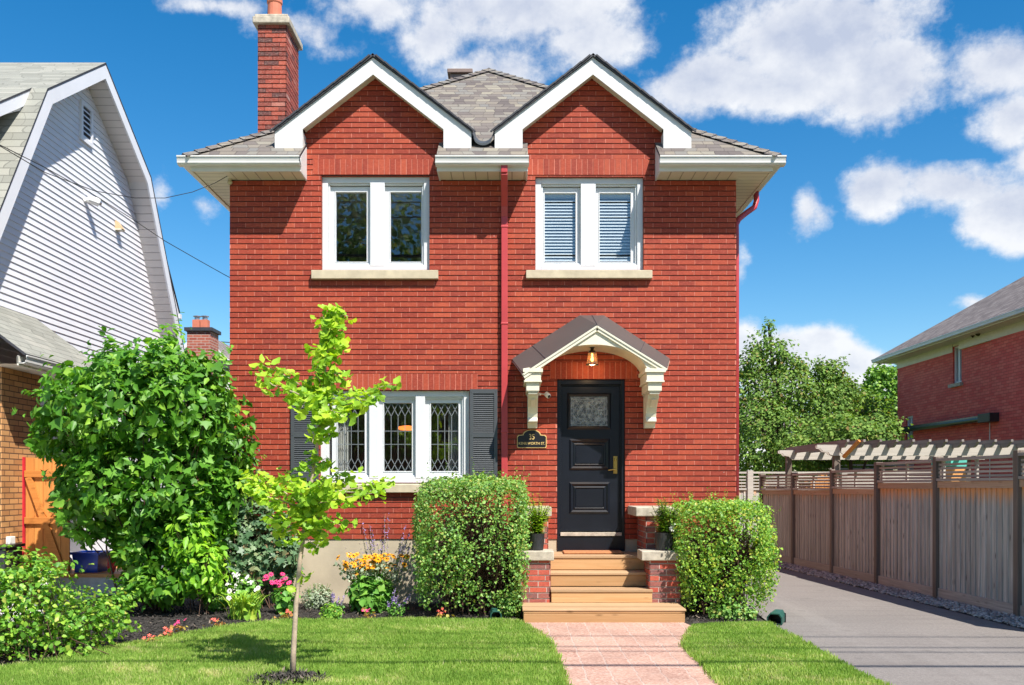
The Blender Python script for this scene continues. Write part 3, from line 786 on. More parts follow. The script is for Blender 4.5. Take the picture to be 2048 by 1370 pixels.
ix0, ix1, iz0, iz1 = GX0 + .05, GX1 - .05, GZ0 + .05, GZ1 - .05; cw = (ix1 - ix0) / 4; chh = (iz1 - iz0) / 2
for i in range(-2, 5):
    for s_ in (1, -1):
        p0 = (ix0 + i * cw, iz0) if s_ > 0 else (ix0 + i * cw, iz1)
        x0_, x1_ = p0[0], p0[0] + 2 * cw; z0_, z1_ = p0[1], p0[1] + s_ * (iz1 - iz0)
        t0 = max(0, (ix0 - x0_) / (x1_ - x0_)); t1 = min(1, (ix1 - x0_) / (x1_ - x0_))
        if t1 - t0 > .05: lb.bar((x0_ + (x1_ - x0_) * t0, yy, z0_ + (z1_ - z0_) * t0), (x0_ + (x1_ - x0_) * t1, yy, z0_ + (z1_ - z0_) * t1), .006, .005, up=(0, 1, 0))
lb.build('lead_came', 'lead_came', door)
hb = MB(); hx = X(1232); hb.box(hx - .026, hx + .026, YD - .012, YD, Z(947), Z(912)); hb.box(hx - .019, hx + .019, YD - .018, YD - .011, Z(944), Z(915))
hb.tube([(hx, YD - .01, Z(939)), (hx, YD - .055, Z(939)), (hx - .03, YD - .06, Z(939)), (hx - .10, YD - .058, Z(940.5))], [.013, .010, .010, .008], 10)
hb.lathe((hx, YD - .03, Z(919)), [(.001, -.016), (.014, -.012), (.014, .012), (.001, .016)], 12)
hb.build('handle', 'brass', door, smooth=False, bevel=.002)
tb = MB(); tb.box(dx0 + .045, dx1 - .045, -.025, .12, Z(1071.5), Z(1065)); tb.build('threshold', 'concrete_cap', door)

# ------------------------------------------------------------------ roof, eaves, gables
def slab(mb, pts, th, mi=0, me=1):
    """sloping roof sheet with thickness (pts counter-clockwise seen from above)"""
    p = [Vector(q) for q in pts]; n = (p[1] - p[0]).cross(p[2] - p[0]).normalized(); n = -n if n.z < 0 else n
    lo = [q - n * th for q in p]; mb.quad(p, mi); mb.quad(lo[::-1], me)
    for i in range(len(p)):
        j = (i + 1) % len(p); mb.quad([p[i], lo[i], lo[j], p[j]], me)
PT = .726; ex0, ex1, eyf, eze = -4.12, 3.36, -.46, 5.648
ax, ay, az_ = (ex0 + ex1) / 2, eyf + (ex1 - ex0) / 2, eze + PT * (ex1 - ex0) / 2
eyb = HB + .4; ayb = eyb - (ex1 - ex0) / 2
mb = MB()
zw = eze + PT * (0 - eyf); yw = 0.0
cut = [(ex0, G1 - .885), (G1 + .83, G2 - .835), (G2 + .82, ex1)]
# front slope above the wall line, then the three eave strips between the gables
hw_ = (yw - eyf)
mb2 = MB()
slab(mb, [(ex0 + hw_, yw, zw), (ex1 - hw_, yw, zw), (ax, ay, az_)], .03)
slab(mb, [(ex0, eyf, eze), (cut[0][1], eyf, eze), (cut[0][1], yw, zw), (ex0 + hw_, yw, zw)], .03)
slab(mb, [(cut[1][0], eyf, eze), (cut[1][1], eyf, eze), (cut[1][1], yw, zw), (cut[1][0], yw, zw)], .03)
slab(mb, [(cut[2][0], eyf, eze), (ex1, eyf, eze), (ex1 - hw_, yw, zw), (cut[2][0], yw, zw)], .03)
slab(mb, [(ex1, eyf, eze), (ex1, eyb, eze), (ax, ayb, az_), (ax, ay, az_)], .03)
slab(mb, [(ex0, eyb, eze), (ex0, eyf, eze), (ax, ay, az_), (ax, ayb, az_)], .03)
slab(mb, [(ex1, eyb, eze), (ex0, eyb, eze), (ax, ayb, az_)], .03)
roof = mb.build('roof', ['shingle_brown', 'dark_edge'], house)
# hip and ridge caps: overlapping tabs
mb = MB()
def caps(p, q, n, w=.13, th=.014, lift=.016, mi=0):
    p, q = Vector(p), Vector(q); d = (q - p) / n
    for i in range(n):
        a = p + d * i; b = a + d * 1.18; up = Vector((0, 0, 1)); s_ = d.normalized().cross(up).normalized(); r = random.random()
        for s2 in (-1, 1):
            o0 = s_ * s2 * w - up * (w * .50); l0 = up * (lift + th * 1.3); l1 = up * lift
            mb.quad([a + l0, a + o0 + l0, b + o0 + l1, b + l1][::s2], mi, r)
            mb.quad([a + l0, a + l0 - up * .022, a + o0 + l0 - up * .022, a + o0 + l0], 1, r)
for e in ((ex0, eyf, eze), (ex1, eyf, eze)): caps(e, (ax, ay, az_), 34)
caps((ax, ay, az_), (ax, ayb, az_), 16)
mb.build('ridge_cap', ['shingle_brown', 'dark_edge'], roof)
mb = MB(); vx, vy = X(921, 16.6), 4.3
mb.box(vx - .17, vx + .17, vy - .14, vy + .14, az_ - .5, Z(149, 16.5)); mb.box(vx - .22, vx + .22, vy - .19, vy + .19, Z(149, 16.5), Z(141, 16.5))
mb.build('roof_vent', 'vent_brown', roof, bevel=.01)

# gable dormer roofs, bargeboards with box returns
for c in (G1, G2):
    apz, sl_, hw2 = 7.035, .765, 1.275; tz = apz - sl_ * hw2; yb0, yb1 = -.235, 1.75
    mb = MB()
    for s in (-1, 1):
        pts = [(c, yb0, apz), (c, yb1, apz), (c + s * hw2, yb1, tz), (c + s * hw2, yb0, tz)]
        slab(mb, pts if s < 0 else pts[::-1], .028)
        # starter course edge, slightly uneven shingles at the verge
        for i in range(11):
            t0 = i / 11; xx = c + s * hw2 * (t0 + .03); zz = apz - sl_ * hw2 * (t0 + .03)
            mb.bar((xx, yb0 - .004, zz + .004), (xx + s * hw2 / 11.5, yb0 - .004, zz - sl_ * hw2 / 11.5 - .004), .022, .020, 1)
    gr_ = mb.build('gable_roof', ['shingle_brown', 'dark_edge'], house)
    mb = MB(); yf0, yf1 = -.205, -.175
    bz, it, iap, oap, ix, ox = 5.80, 6.075, 6.775, 6.99, .90, 1.255
    otz = oap - (oap - 6.045)
    mb.prism([(c, iap), (c, oap), (c - ox, otz), (c - ox, bz), (c - ix, bz), (c - ix, it)], 'y', yf0, yf1)
    mb.prism([(c, iap), (c, oap), (c + ox, otz), (c + ox, bz), (c + ix, bz), (c + ix, it)][::-1], 'y', yf0, yf1)
    mb.build('bargeboard', 'white_trim', gr_)
    mb = MB()
    for s in (-1, 1):
        mb = MB(); mb.box(c + s * ix, c + s * ox, yf1 + .001, .35, bz + .003, otz); mb.build('return_box', 'white_trim', gr_)
    mb = MB()
    for s in (-1, 1):
        q = [(c, yf1, iap + .03), (c + s * ix, yf1, it + .03), (c + s * ix, .002, it + .03), (c, .002, iap + .03)]
        mb.quad(q)
    mb.build('rake_soffit', 'soffit_front', gr_)
# lead saddle where the two gable roofs meet
mb = MB(); mx_ = (G1 + G2) / 2; pts = []
for i in range(9):
    t = -1 + i / 4; pts.append((mx_ + t * .135, -.2, 6.03 - .13 * (1 - t * t) ** .5))
for i in range(8):
    a, b = pts[i], pts[i + 1]; mb.quad([a, b, (b[0], .9, b[2] + .5), (a[0], .9, a[2] + .5)]); mb.quad([a, (a[0], a[1], a[2] - .03), (b[0], b[1], b[2] - .03), b])
mb.build('valley_flashing', 'shutter_grey', roof)

# eaves: soffit, fascia and gutter for each run
GP = [(0, 0), (-.085, 0), (-.10, .012), (-.10, .035), (-.112, .050), (-.118, .075), (-.118, .086), (-.130, .090), (-.130, .107), (-.112, .107), (-.11, .02), (-.012, .02), (-.012, .1), (0, .1)]
FY = -.375
for i, (a, b) in enumerate(cut):
    e0 = a if i else ex0 + .085; e1 = b if i < 2 else ex1 - .085
    mb = MB(); mb.quad([(e0, FY, SOF), (e0, .002, SOF), (e1, .002, SOF), (e1, FY, SOF)]); sf = mb.build('soffit', 'soffit_front', house)
    mb = MB(); mb.box(e0, e1, FY - .012, FY + .012, SOF - .012, 5.64)
    for ed, on in ((e0, i > 0), (e1, i < 2)):
        if on:
            s = 1 if ed == e0 else -1
            mb.prism([(FY + .013, SOF - .01), (.03, SOF - .01), (.03, zw - .035), (FY + .013, 5.665)], 'x', ed + s * .002, ed + s * .022)
    mb.build('fascia', 'white_trim', sf)
    mb = MB(); g0 = (a - .012) if i else ex0 + .085 - .012 - .13; g1 = (b + .012) if i < 2 else ex1 - .085 + .012 + .13
    mb.prism([(FY - .012 + y, 5.528 + z) for y, z in GP], 'x', g0, g1); mb.build('gutter', 'gutter_white', house)
for s, e in ((-1, ex0), (1, ex1)):
    xo = e - s * .085; xw = XL if s < 0 else XR
    mb = MB(); mb.quad([(xw, FY, SOF - .001), (xo, FY, SOF - .001), (xo, eyb - .1, SOF - .001), (xw, eyb - .1, SOF - .001)]); sf = mb.build('soffit', 'soffit_side', house)
    mb = MB(); mb.box(xo - .012, xo + .012, FY - .01, eyb - .1, SOF - .012, 5.64); mb.build('fascia', 'fascia_tan', sf)
    mb = MB(); mb.prism([(xo + s * .012 - s * y, 5.529 + z) for y, z in GP], 'y', FY - .011, eyb - .1)
    # prism on axis y takes (x,z)
    mb.build('gutter', 'gutter_white', house)

# chimney
dC = 14.15; cx0, cx1, cy0, cy1 = X(516, dC), X(572, dC), dC - CD, dC - CD + .78; cz = Z(50, dC)
rn = random.Random(9); mb = MB()
def tone(r_): return r_.random() ** 1.0 if r_.random() > .12 else r_.random() * .15
courses(mb, cx0, cx1, 5.2, cz, front_put(mb, cy0, rn, (0, 1, 1), tone=tone), seed=8)
def sput(a, b, za, zb, kind):
    if kind == 'back': mb.quad([(cx1, a, za), (cx1, b, za), (cx1, b, zb), (cx1, a, zb)], 1)
    elif kind == 'strip': mb.box(cx1 - .001, cx1 + .007, a, b, za, zb, 1, skip='lb')
    else: mb.box(cx1 - .001, cx1 + .012 + rn.uniform(-.002, .002), a, b, za, zb, 0, skip='l')
courses(mb, cy0 - .010, cy1, 5.2, cz, sput, seed=12)
mb.quad([(cx0, cy1, 0), (cx0, cy0 - .01, 0), (cx0, cy0 - .01, cz), (cx0, cy1, cz)], 2); mb.quad([(cx1, cy1, 5.2), (cx0, cy1, 5.2), (cx0, cy1, cz), (cx1, cy1, cz)], 2)
chim = mb.build('chimney', ['brick_chimney', 'mortar_red', 'brick_side'], house)
mb = MB(); mb.box(cx0 - .065, cx1 + .065, cy0 - .075, cy1 + .07, cz + .001, cz + .10); mb.box(cx0 - .04, cx1 + .04, cy0 - .05, cy1 + .045, cz + .10, cz + .145)
mb.build('cap', 'concrete_cap', chim, bevel=.012)
mb = MB(); px_, py_ = X(549, 14.5), cy0 + .36
mb.lathe((px_, py_, cz + .14), [(.12, 0), (.125, .02), (.115, .03), (.105, .34), (.118, .36), (.118, .42), (.085, .42), (.08, .2)], 16); mb.build('chimney_pot', 'terracotta', chim)

# downspouts
mb = MB(); x = X(1009); w = .082
pp = [(x, -.43, 5.535), (x, -.43, 5.44), (x, -.10, 5.13), (x, -.055, 5.0), (x, -.055, .12)]
for a, b in zip(pp, pp[1:]): mb.bar(a, b, w, .062, up=(0, 1, 0) if abs(a[2] - b[2]) > .3 else (0, 0, 1))
for z in (4.85, 2.2, 3.6): mb.box(x - w / 2 - .006, x + w / 2 + .006, -.092, -.012, z, z + .03)
ds = mb.build('downspout', 'pipe_red', house, bevel=.008); ds['label'] = 'red downspout running down between the upper windows'
mb = MB(); xg = ex1 + .0
mb.tube([(xg - .03, .62, 5.53), (xg - .03, .60, 5.40), (xg - .07, .55, 5.30), (xg - .22, .42, 5.18), (XR + .10, .28, 5.06), (XR + .052, .22, 4.97), (XR + .052, .21, 4.85), (XR + .052, .21, .15)], .038, 10)
ds = mb.build('downspout', 'pipe_red', house, smooth=True); ds['label'] = 'red downspout down the right corner with a curved upper elbow'

# ------------------------------------------------------------------ porch canopy
cw0, cwa, cwb, cw1 = (X(1024), Z(718)), (X(1159), Z(631)), (X(1208), Z(631)), (X(1339), Z(717))
D6 = CD - .62
f0 = (X(1046, D6), Z(746, D6)); fa = (X(1194, D6), Z(649, D6)); f1 = (X(1334, D6), Z(736, D6))
cc = fa[0]
mb = MB()
Yw, Yf = -.014, -.62
def w3(p, y): return Vector((p[0], y, p[1]))
L = [(w3(cw0, Yw), w3(cwa, Yw), w3(fa, Yf), w3(f0, Yf)), (w3(cwb, Yw), w3(cw1, Yw), w3(f1, Yf), w3(fa, Yf)), (w3(cwa, Yw), w3(cwb, Yw), w3(fa, Yf))]
for q in L: mb.quad(q)
dn = Vector((0, 0, -.030))
for a, b in ((w3(f0, Yf), w3(fa, Yf)), (w3(fa, Yf), w3(f1, Yf))): mb.quad([a, b, b + dn, a + dn], 1)
for a, b in ((w3(cw0, Yw), w3(f0, Yf)), (w3(f1, Yf), w3(cw1, Yw))): mb.quad([a, b, b + dn * .7, a + dn * .7], 0)
q0, q1 = w3(cw0, Yw), w3(f0, Yf)
mb.quad([q0, q1, q1 + Vector((.02, 0, -.09)), q0 + Vector((.14, 0, -.20))], 0)
q0, q1 = w3(cw1, Yw), w3(f1, Yf)
mb.quad([q0, q0 + Vector((-.03, 0, -.09)), q1 + Vector((-.01, 0, -.03)), q1], 0)
# seams
for k, t in ((0, .30), (1, .62)):
    q = L[k]; a = q[0].lerp(q[1], t) if k == 0 else q[0].lerp(q[1], t); b = q[3].lerp(q[2], t); off = Vector((0, -.004, .004)); mb.bar(a + off, b + off, .006, .004, 1)
mb.bar(w3(((cwa[0] + cwb[0]) / 2, cwa[1]), Yw) + Vector((0, -.004, .004)), w3(fa, Yf) + Vector((0, -.003, .004)), .006, .004, 1)
# underside
for q in L[:2]: mb.quad([p + dn * 1.0 for p in q][::-1], 2)
canopy = mb.build('canopy', ['canopy_metal', 'dark_edge', 'cream_paint'], house); canopy['label'] = 'small arched porch canopy with grey metal roof over the front door'
# arched front board
bx_l, bx_r = .145, 1.895; SPR = Z(738, 11.72); 
def arc(n=28, w_=None, rise=None):
    al, ar = .345, 1.68; cxm = (al + ar) / 2; ra = (ar - al) / 2; h = rise or .385
    return [(cxm - ra * math.cos(PI * i / n), SPR - .085 + h * math.sin(PI * i / n) ** .92) for i in range(n + 1)]
def roofz(x):
    zl, za, zr = f0[1] - .045, fa[1] - .045, f1[1] - .045
    return zl + (za - zl) * (x - f0[0]) / (cc - f0[0]) if x < cc else za + (zr - za) * (x - cc) / (f1[0] - cc)
A = arc(); mb = MB()
for y0, y1, up, lo in ((-.60, -.57, 0, 0),):
    for (xa, za), (xb, zb) in zip(A, A[1:]):
        ta, tb_ = roofz(xa), roofz(xb)
        mb.quad([(xa, y0, za), (xb, y0, zb), (xb, y0, tb_), (xa, y0, ta)]); mb.quad([(xa, y1, za), (xa, y1, ta), (xb, y1, tb_), (xb, y1, zb)])
        mb.quad([(xa, y0, za), (xa, -.012, za), (xb, -.012, zb), (xb, y0, zb)])       # curved soffit back to the wall
    for xa, xb in ((bx_l, A[0][0]), (A[-1][0], bx_r)):
        zl = SPR - .0; mb.quad([(xa, y0, zl), (xb, y0, zl), (xb, y0, roofz(xb)), (xa, y0, max(roofz(xa), zl + .005))])
# cover moulding along the rake
for a, b in (((bx_l - .005, roofz(bx_l)), (cc, roofz(cc))), ((cc, roofz(cc)), (bx_r + .005, roofz(bx_r)))):
    mb.bar((a[0], -.612, a[1] - .0), (b[0], -.612, b[1] - .0), .024, .06, up=(0, 0, 1)); mb.bar((a[0], -.618, a[1] + .02), (b[0], -.618, b[1] + .02), .035, .022)
mb.build('arch_board', 'cream_paint', canopy)
# entablature blocks and scrolled brackets
for x0, x1, s in ((.17, .345, -1), (1.675, 1.86, 1)):
    mb = MB(); z = SPR
    for zz0, zz1, g in ((z - .045, z + .0, .035), (z - .145, z - .047, .012), (z - .165, z - .146, .022), (z - .27, z - .166, -.008), (z - .285, z - .271, -.02), (z-.31, z-.286, -.03)):
        mb.box(x0 - g, x1 + g, -.60 - g, -.012, zz0, zz1)
    bk = mb.build('bracket', 'cream_paint', canopy, bevel=.003)
    zt, zb_ = z - .311, Z(857); c0, c1 = (x0 + .03, x1 - .02)
    H = zt - zb_; q_ = H / .56
    prof = [(-.012, zt)] + [(y_, zt - d_ * q_) for y_, d_ in ((-.46, 0), (-.43, .06), (-.36, .12), (-.28, .20), (-.225, .30), (-.21, .38), (-.24, .43), (-.235, .46), (-.16, .47), (-.14, .50), (-.12, .54))] + [(-.115, zb_), (-.012, zb_)]
    m2 = MB(); m2.prism(prof, 'x', c0, c1); m2.bar(((c0 + c1) / 2, -.440, zt - .05), ((c0 + c1) / 2, -.285, zt - .19 * q_), .05, .012); m2.build('console', 'cream_paint', bk, bevel=.004)

# lantern under the canopy
lx, ly, lz = X(1185, 11.9), -.36, Z(693, 11.94)
lamp = thing('porch_lamp', (lx, ly, lz), 'bronze hanging porch lamp with tapered amber glass shade, lit', 'lamp')
mb = MB(); mb.lathe((lx, ly, lz), [(.066, .02), (.068, .004), (.045, -.004), (.022, -.02), (.022, -.045), (.040, -.055), (.045, -.075), (.03, -.085)], 20); mb.build('mount', 'bronze', lamp)
mb = MB(); n = 20; zt, zb_ = lz - .078, lz - .235; 
prof = [(.045, zt - lz), (.066, zb_ - lz)]
k = MB(); 
for i in range(16):
    a0, a1 = 2 * PI * i / 16, 2 * PI * (i + 1) / 16
    k.quad([(lx + .052 * math.cos(a0), ly + .052 * math.sin(a0), zt), (lx + .052 * math.cos(a1), ly + .052 * math.sin(a1), zt), (lx + .076 * math.cos(a1), ly + .076 * math.sin(a1), zb_), (lx + .076 * math.cos(a0), ly + .076 * math.sin(a0), zb_)])
k.build('lamp_shade', 'lamp_glass', lamp, smooth=True)
mb = MB(); mb.lathe((lx, ly, zb_), [(.070, -.002), (.079, -.002), (.079, .008), (.070, .008)], 20); mb.build('shade_ring', 'bronze', lamp)
mb = MB(); mb.lathe((lx, ly, lz - .15), [(.001, -.04), (.012, -.035), (.019, -.018), (.016, .0), (.010, .02), (.010, .06)], 14); mb.build('bulb', 'bulb_glow', lamp, smooth=True)
pl = bpy.data.lights.new('lamp_light', 'POINT'); pl.energy = 3.0; pl.color = (1, .62, .3); pl.shadow_soft_size = .03
plo = bpy.data.objects.new('lamp_light', pl); C.objects.link(plo); plo.parent = lamp; plo.location = (0, 0, -.26)

# security camera
sx, sz = X(1094), Z(791)
scam = thing('security_camera', (sx, -.012, sz), 'small white security camera on a stub arm left of the door', 'camera')
mb = MB(); mb.tube([(X(1077), -.03, sz + .02), (X(1086), -.06, sz + .012), (sx, -.075, sz)], [.008, .006, .012], 8); mb.lathe((X(1079), -.012, sz + .0), [(.02, .0), (.02, .03)], 10); mb.build('arm', 'white_plastic', scam)
mb = MB(); mb.tube([(sx - .025, -.06, sz + .02), (sx - .015, -.072, sz + .015), (sx + .018, -.10, sz - .018), (sx + .022, -.105, sz - .022)], [.012, .034, .034, .028], 14); mb.build('camera_body', 'white_plastic', scam, smooth=True)
mb = MB(); mb.tube([(sx + .022, -.106, sz - .022), (sx + .026, -.111, sz - .026)], [.022, .018], 12); mb.build('lens', 'black_plastic', scam)

# house number plaque
s0, s1, t0, t1 = X(1034), X(1093), Z(896), Z(860); scx = (s0 + s1) / 2; shh = t1 - t0
sign = thing('house_number_sign', (scx, -.014, t0), 'black and gold house number plaque reading 35 KENILWORTH ST.', 'sign')
def plaque(g):
    w = (s1 - s0) / 2 - g; sh = t0 + shh * .72 - g; pts = [(scx - w + .012, t0 + g), (scx + w - .012, t0 + g), (scx + w, t0 + g + .012), (scx + w, sh - .02), (scx + w - .02, sh)]
    pts += [(scx + w - .045, sh)]
    for i in range(11):
        a = PI * i / 10 ; pts.append((scx + (w - .075) * math.cos(a), sh + .004 + (shh * .28) * math.sin(a)))
    pts += [(scx - w + .045, sh), (scx - w + .02, sh), (scx - w, sh - .02), (scx - w, t0 + g + .012)]
    return pts
mb = MB(); mb.prism(plaque(0), 'y', -.028, -.014); mb.build('border', 'gold_paint', sign)
mb = MB(); mb.prism(plaque(.009), 'y', -.031, -.0275); mb.build('face', 'sign_black', sign)
def text(body, x, y, z, size, mat, parent, name, bold=0, sx=1.):
    cu = bpy.data.curves.new(name, 'FONT'); cu.body = body; cu.size = size; cu.extrude = .0012; cu.offset = bold; cu.align_x = 'CENTER'; cu.align_y = 'CENTER'
    tmp = bpy.data.objects.new('tmp', cu); C.objects.link(tmp)
    me = bpy.data.meshes.new_from_object(tmp.evaluated_get(bpy.context.evaluated_depsgraph_get())); bpy.data.objects.remove(tmp)
    for v in me.vertices: v.co = (v.co.x * sx, -v.co.z, v.co.y)
    me.materials.clear(); me.materials.append(MATS[mat]); o = bpy.data.objects.new(name, me); C.objects.link(o)
    o.parent = parent; o.location = Vector((x, y, z)) - wloc(parent); return o
text('35', scx, -.0325, t0 + shh * .60, .098, 'gold_paint', sign, 'number', .001, .8)
text('KENILWORTH ST.', scx, -.0325, t0 + shh * .245, .046, 'gold_paint', sign, 'lettering', .0006, .93)

# lights seen inside
o = thing('ceiling_light', (X(796) + .25, 1.6, Z(430, 13.9)), 'round glowing ceiling light seen through the upper left window', 'lamp')
mb = MB(); mb.lathe(tuple(o.location), [(.14, -.02), (.16, 0), (.15, .03), (.05, .05)], 20); mb.build('shade', 'ceiling_glow', o)
mb = MB(); mb.tube([tuple(o.location + Vector((0, 0, .05))), (o.location.x, o.location.y, 5.43)], .008, 6); mb.build('rod', 'steel', o)
o = thing('pendant_lamp', (X(814, 13.6), 1.3, Z(856, 13.6)), 'orange pendant lamp glowing behind the middle leaded pane', 'lamp')
mb = MB(); mb.lathe(tuple(o.location), [(.10, -.03), (.13, -.01), (.12, .02), (.04, .035)], 20); mb.build('shade', 'orange_glow', o)
mb = MB(); mb.tube([tuple(o.location + Vector((0, 0, .03))), (o.location.x, o.location.y, 3.24)], .006, 6); mb.build('cord', 'wire_black', o)
for xc, wd in ((X(676), .20), (X(905), .14)):
    mb = MB(); n = 14
    for i in range(n):
        a, b = xc - wd / 2 + wd * i / n, xc - wd / 2 + wd * (i + 1) / n; ya, yb_ = .26 + .03 * (i % 2), .26 + .03 * ((i + 1) % 2)
        mb.quad([(a, ya, 1.5), (b, yb_, 1.5), (b, yb_, 2.8), (a, ya, 2.8)])
    c_ = mb.build('curtain', 'curtain', origin=(xc, .27, 1.5))
    tag(c_, 'pale curtain hanging inside the left leaded pane' if xc < X(800) else 'pale curtain hanging inside the right leaded pane', 'curtain', 'curtains inside the triple window')
# ================================================================== front steps, piers, pots
steps = thing('front_steps', (1.05, -1.2, 0), 'new pine front steps rising to the black door', 'steps')
def board(x0, x1, y0, y1, z0, z1, name='tread', mat='wood_step_tread', bv=.006):
    return MB().box(x0, x1, y0, y1, z0, z1).build(name, mat, steps, bevel=bv)
YB = 10.5 - CD            # front of the box step
RZ = [.15, .31, .485, .665]; RY = [YB, 11.06 - CD, 11.34 - CD, 11.61 - CD]
# box step: riser of two boards, tread of three boards
bx0, bx1 = X(1047, 10.5), X(1370, 10.5)
board(bx0, bx1, YB, YB + .03, 0, .098, 'riser', 'wood_step'); board(bx0, bx1, YB + .002, YB + .03, .102, .128, 'riser', 'wood_step')
for x in (bx0, bx1 - .03): board(x, x + .03, YB + .032, YB + .70, 0, .127, 'side_board', 'wood_step')
for k in range(4): board(bx0 - .012, bx1 + .012, YB - .008 + k * .148, YB - .008 + k * .148 + .143, .129, .155)
xr = [(X(1102.5, 11.08), X(1304, 11.08)), (X(1101, 11.36), X(1298, 11.36)), (X(1100, 11.63), X(1292, 11.63))]
for k in range(3):
    x0, x1 = xr[k]; z0, z1 = RZ[k] + .006, RZ[k + 1]; y = RY[k + 1]
    board(x0, x1, y + .004, y + .03, z0, z1 - .034, 'riser', 'wood_step')
    if k < 2:
        for j in range(2): board(x0 - .006, x1 + .006, y - .008 + j * .145, y - .008 + j * .145 + .14, z1 - .034, z1)
    else:
        for j in range(5): board(x0 - .006, x1 + .006, y - .008 + j * .145, min(y - .008 + j * .145 + .14, -.014), z1 - .034, z1)
for k in range(3):
    for x in (xr[k][0] + .002, xr[k][1] - .042): mb = MB(); mb.box(x, x + .04, RY[k + 1] + .032, -.02, .0 + .001 * k if k == 0 else RZ[k] + .002, RZ[k + 1] - .036); mb.build('stringer', 'wood_step', steps)
mb = MB(); mb.box(X(1127, 11.9), X(1247, 11.9), -.46, -.10, RZ[3] + .001, RZ[3] + .026); m_ = mb.build('doormat', 'coir', origin=(1.05, -.3, RZ[3]), bevel=.012); tag(m_, 'brown coir doormat lying on the top landing', 'doormat')

def pier(name, x0, x1, y0, y1, z1, seed, label, capx, sides=True):
    t = thing(name, ((x0 + x1) / 2, y0, 0), label, 'brick pier', 'brick piers beside the steps')
    mb = MB(); r_ = random.Random(seed)
    courses(mb, x0, x1, 0, z1, front_put(mb, y0, r_, (0, 1, 2)), seed=seed, bl=.20)
    for xx, s in ((x0, -1), (x1, 1)):
        def sp(a, b, za, zb, kind, xx=xx, s=s):
            if kind == 'back': mb.quad([(xx, a, za), (xx, b, za), (xx, b, zb), (xx, a, zb)], 1)
            elif kind == 'strip': mb.box(xx, xx + s * .007, a, b, za, zb, 2)
            else: mb.box(xx, xx + s * (.012 + r_.uniform(-.002, .002)), a, b, za, zb, 0)
        courses(mb, y0 - .008, y1, 0, z1, sp, seed=seed + 1, bl=.20)
    mb.build('brickwork', ['brick_pier', 'mortar_pier', 'mortar_pier'], t)
    MB().box(capx[0], capx[1], y0 - .05, y1, z1 + .001, z1 + .112).build('cap', 'concrete_cap', t, bevel=.01)
    return t
zc = .645
pier('brick_pier', X(1300, 11.1), 1.965, -1.2, -.83, zc, 21, 'lower right brick pier with a concrete cap carrying the right flower pot', (1.515, 2.03))
pier('brick_pier', .10, X(1099, 11.1), -1.2, -.83, zc, 31, 'lower left brick pier with a concrete cap carrying the left flower pot', (.05, .49))
pier('brick_pier', 1.635, 1.965, -.80, -.018, 1.15, 41, 'upper right brick pier against the wall right of the door', (1.50, 2.02))
pier('brick_pier', .10, .43, -.80, -.018, 1.15, 51, 'upper left brick pier against the wall left of the door', (.05, .48))

def pot(x, y, z, label, r=.10, h=.195, plant='leaf_plant', spikes=26, seed=0, flower=False, hgt=.36, pl_label=''):
    t = thing('plant_pot', (x, y, z), label, 'plant pot', 'black pots on the piers')
    mb = MB(); n = 24; prof = [(r * .80, 0), (r * .84, .01), (r * .93, h * .6), (r * .99, h * .98), (r * 1.02, h), (r * .95, h), (r * .92, h * .9)]
    mb.lathe((x, y, z), prof, n); rr = random.Random(seed)
    for i, v in enumerate(mb.v):
        a = math.atan2(v[1] - y, v[0] - x); f = 1 + .03 * math.sin(a * 7 + v[2] * 30) ; mb.v[i] = (x + (v[0] - x) * f, y + (v[1] - y) * f, v[2])
    mb.build('container', 'black_plastic', t, smooth=False)
    MB().lathe((x, y, z + h * .9), [(.001, .01), (r * .9, .0)], 16).build('soil', 'mulch', t)
    p = thing('potted_plant', (x, y, z + h * .9), pl_label, 'plant')
    parts = []; st = MB()
    for k in range(spikes):
        a = rr.uniform(0, 6.28); lean = rr.uniform(.05, .75); b = Vector((x + rr.uniform(-.03, .03), y + rr.uniform(-.03, .03), z + h * .9)); L = hgt * rr.uniform(.55, 1.05)
        tipv = b + Vector((math.cos(a) * lean * L * .62, math.sin(a) * lean * L * .62, L * (1 - .35 * lean)))
        st.tube([b, b.lerp(tipv, .5) + Vector((0, 0, .02)), tipv], .003, 4)
        m = 34; tt = np.linspace(.12, 1, m)[:, None]; P = np.array(b)[None] * (1 - tt) + np.array(tipv)[None] * tt
        an = np.arange(m) * 2.4; ou = np.stack([np.cos(an), np.sin(an), np.full(m, .55)], 1)
        s = np.full(m, .085) * (1.1 - .35 * tt[:, 0]); parts.append(inst(tmpl_blade(.10), P, ou * .3 + [0, 0, 1.] + rdir(m) * .3, ou, s, rng.uniform(0, 1, m)))
    V, F, r_ = merge(parts); fast_mesh('leaves', V, F, r_, plant, p)
    st.build('stem', 'leaf_plant' if False else 'twig_brown', p)
    if flower:
        pp = np.array([[x + .10, y - .05, z + .30], [x + .08, y - .09, z + .26], [x + .13, y - .03, z + .24]])
        parts = [inst(tmpl_oval(.5), np.repeat(q[None], 7, 0), rdir(7) * .3 + [0, -1, .2], rdir(7) + [0, 0, .01], np.full(7, .035), rng.uniform(0, 1, 7)) for q in pp]
        V, F, r_ = merge(parts); fast_mesh('flower', V, F, r_, 'petal_white', p)
    return t
pcz = zc + .113
pot(X(1073, 11.2), -1.06, pcz, 'black plastic pot with a yellow-green feathery plant on the left pier', .098, .20, 'leaf_ginkgo', 38, 1, hgt=.50, pl_label='yellow-green feathery plant growing in the left black pot')
pot(X(1329, 11.2), -1.06, pcz, 'black plastic pot with a dark green plant and white bloom on the right pier', .112, .21, 'leaf_hedge_bright', 40, 2, True, hgt=.46, pl_label='dark green feathery plant with a white bloom in the right black pot')

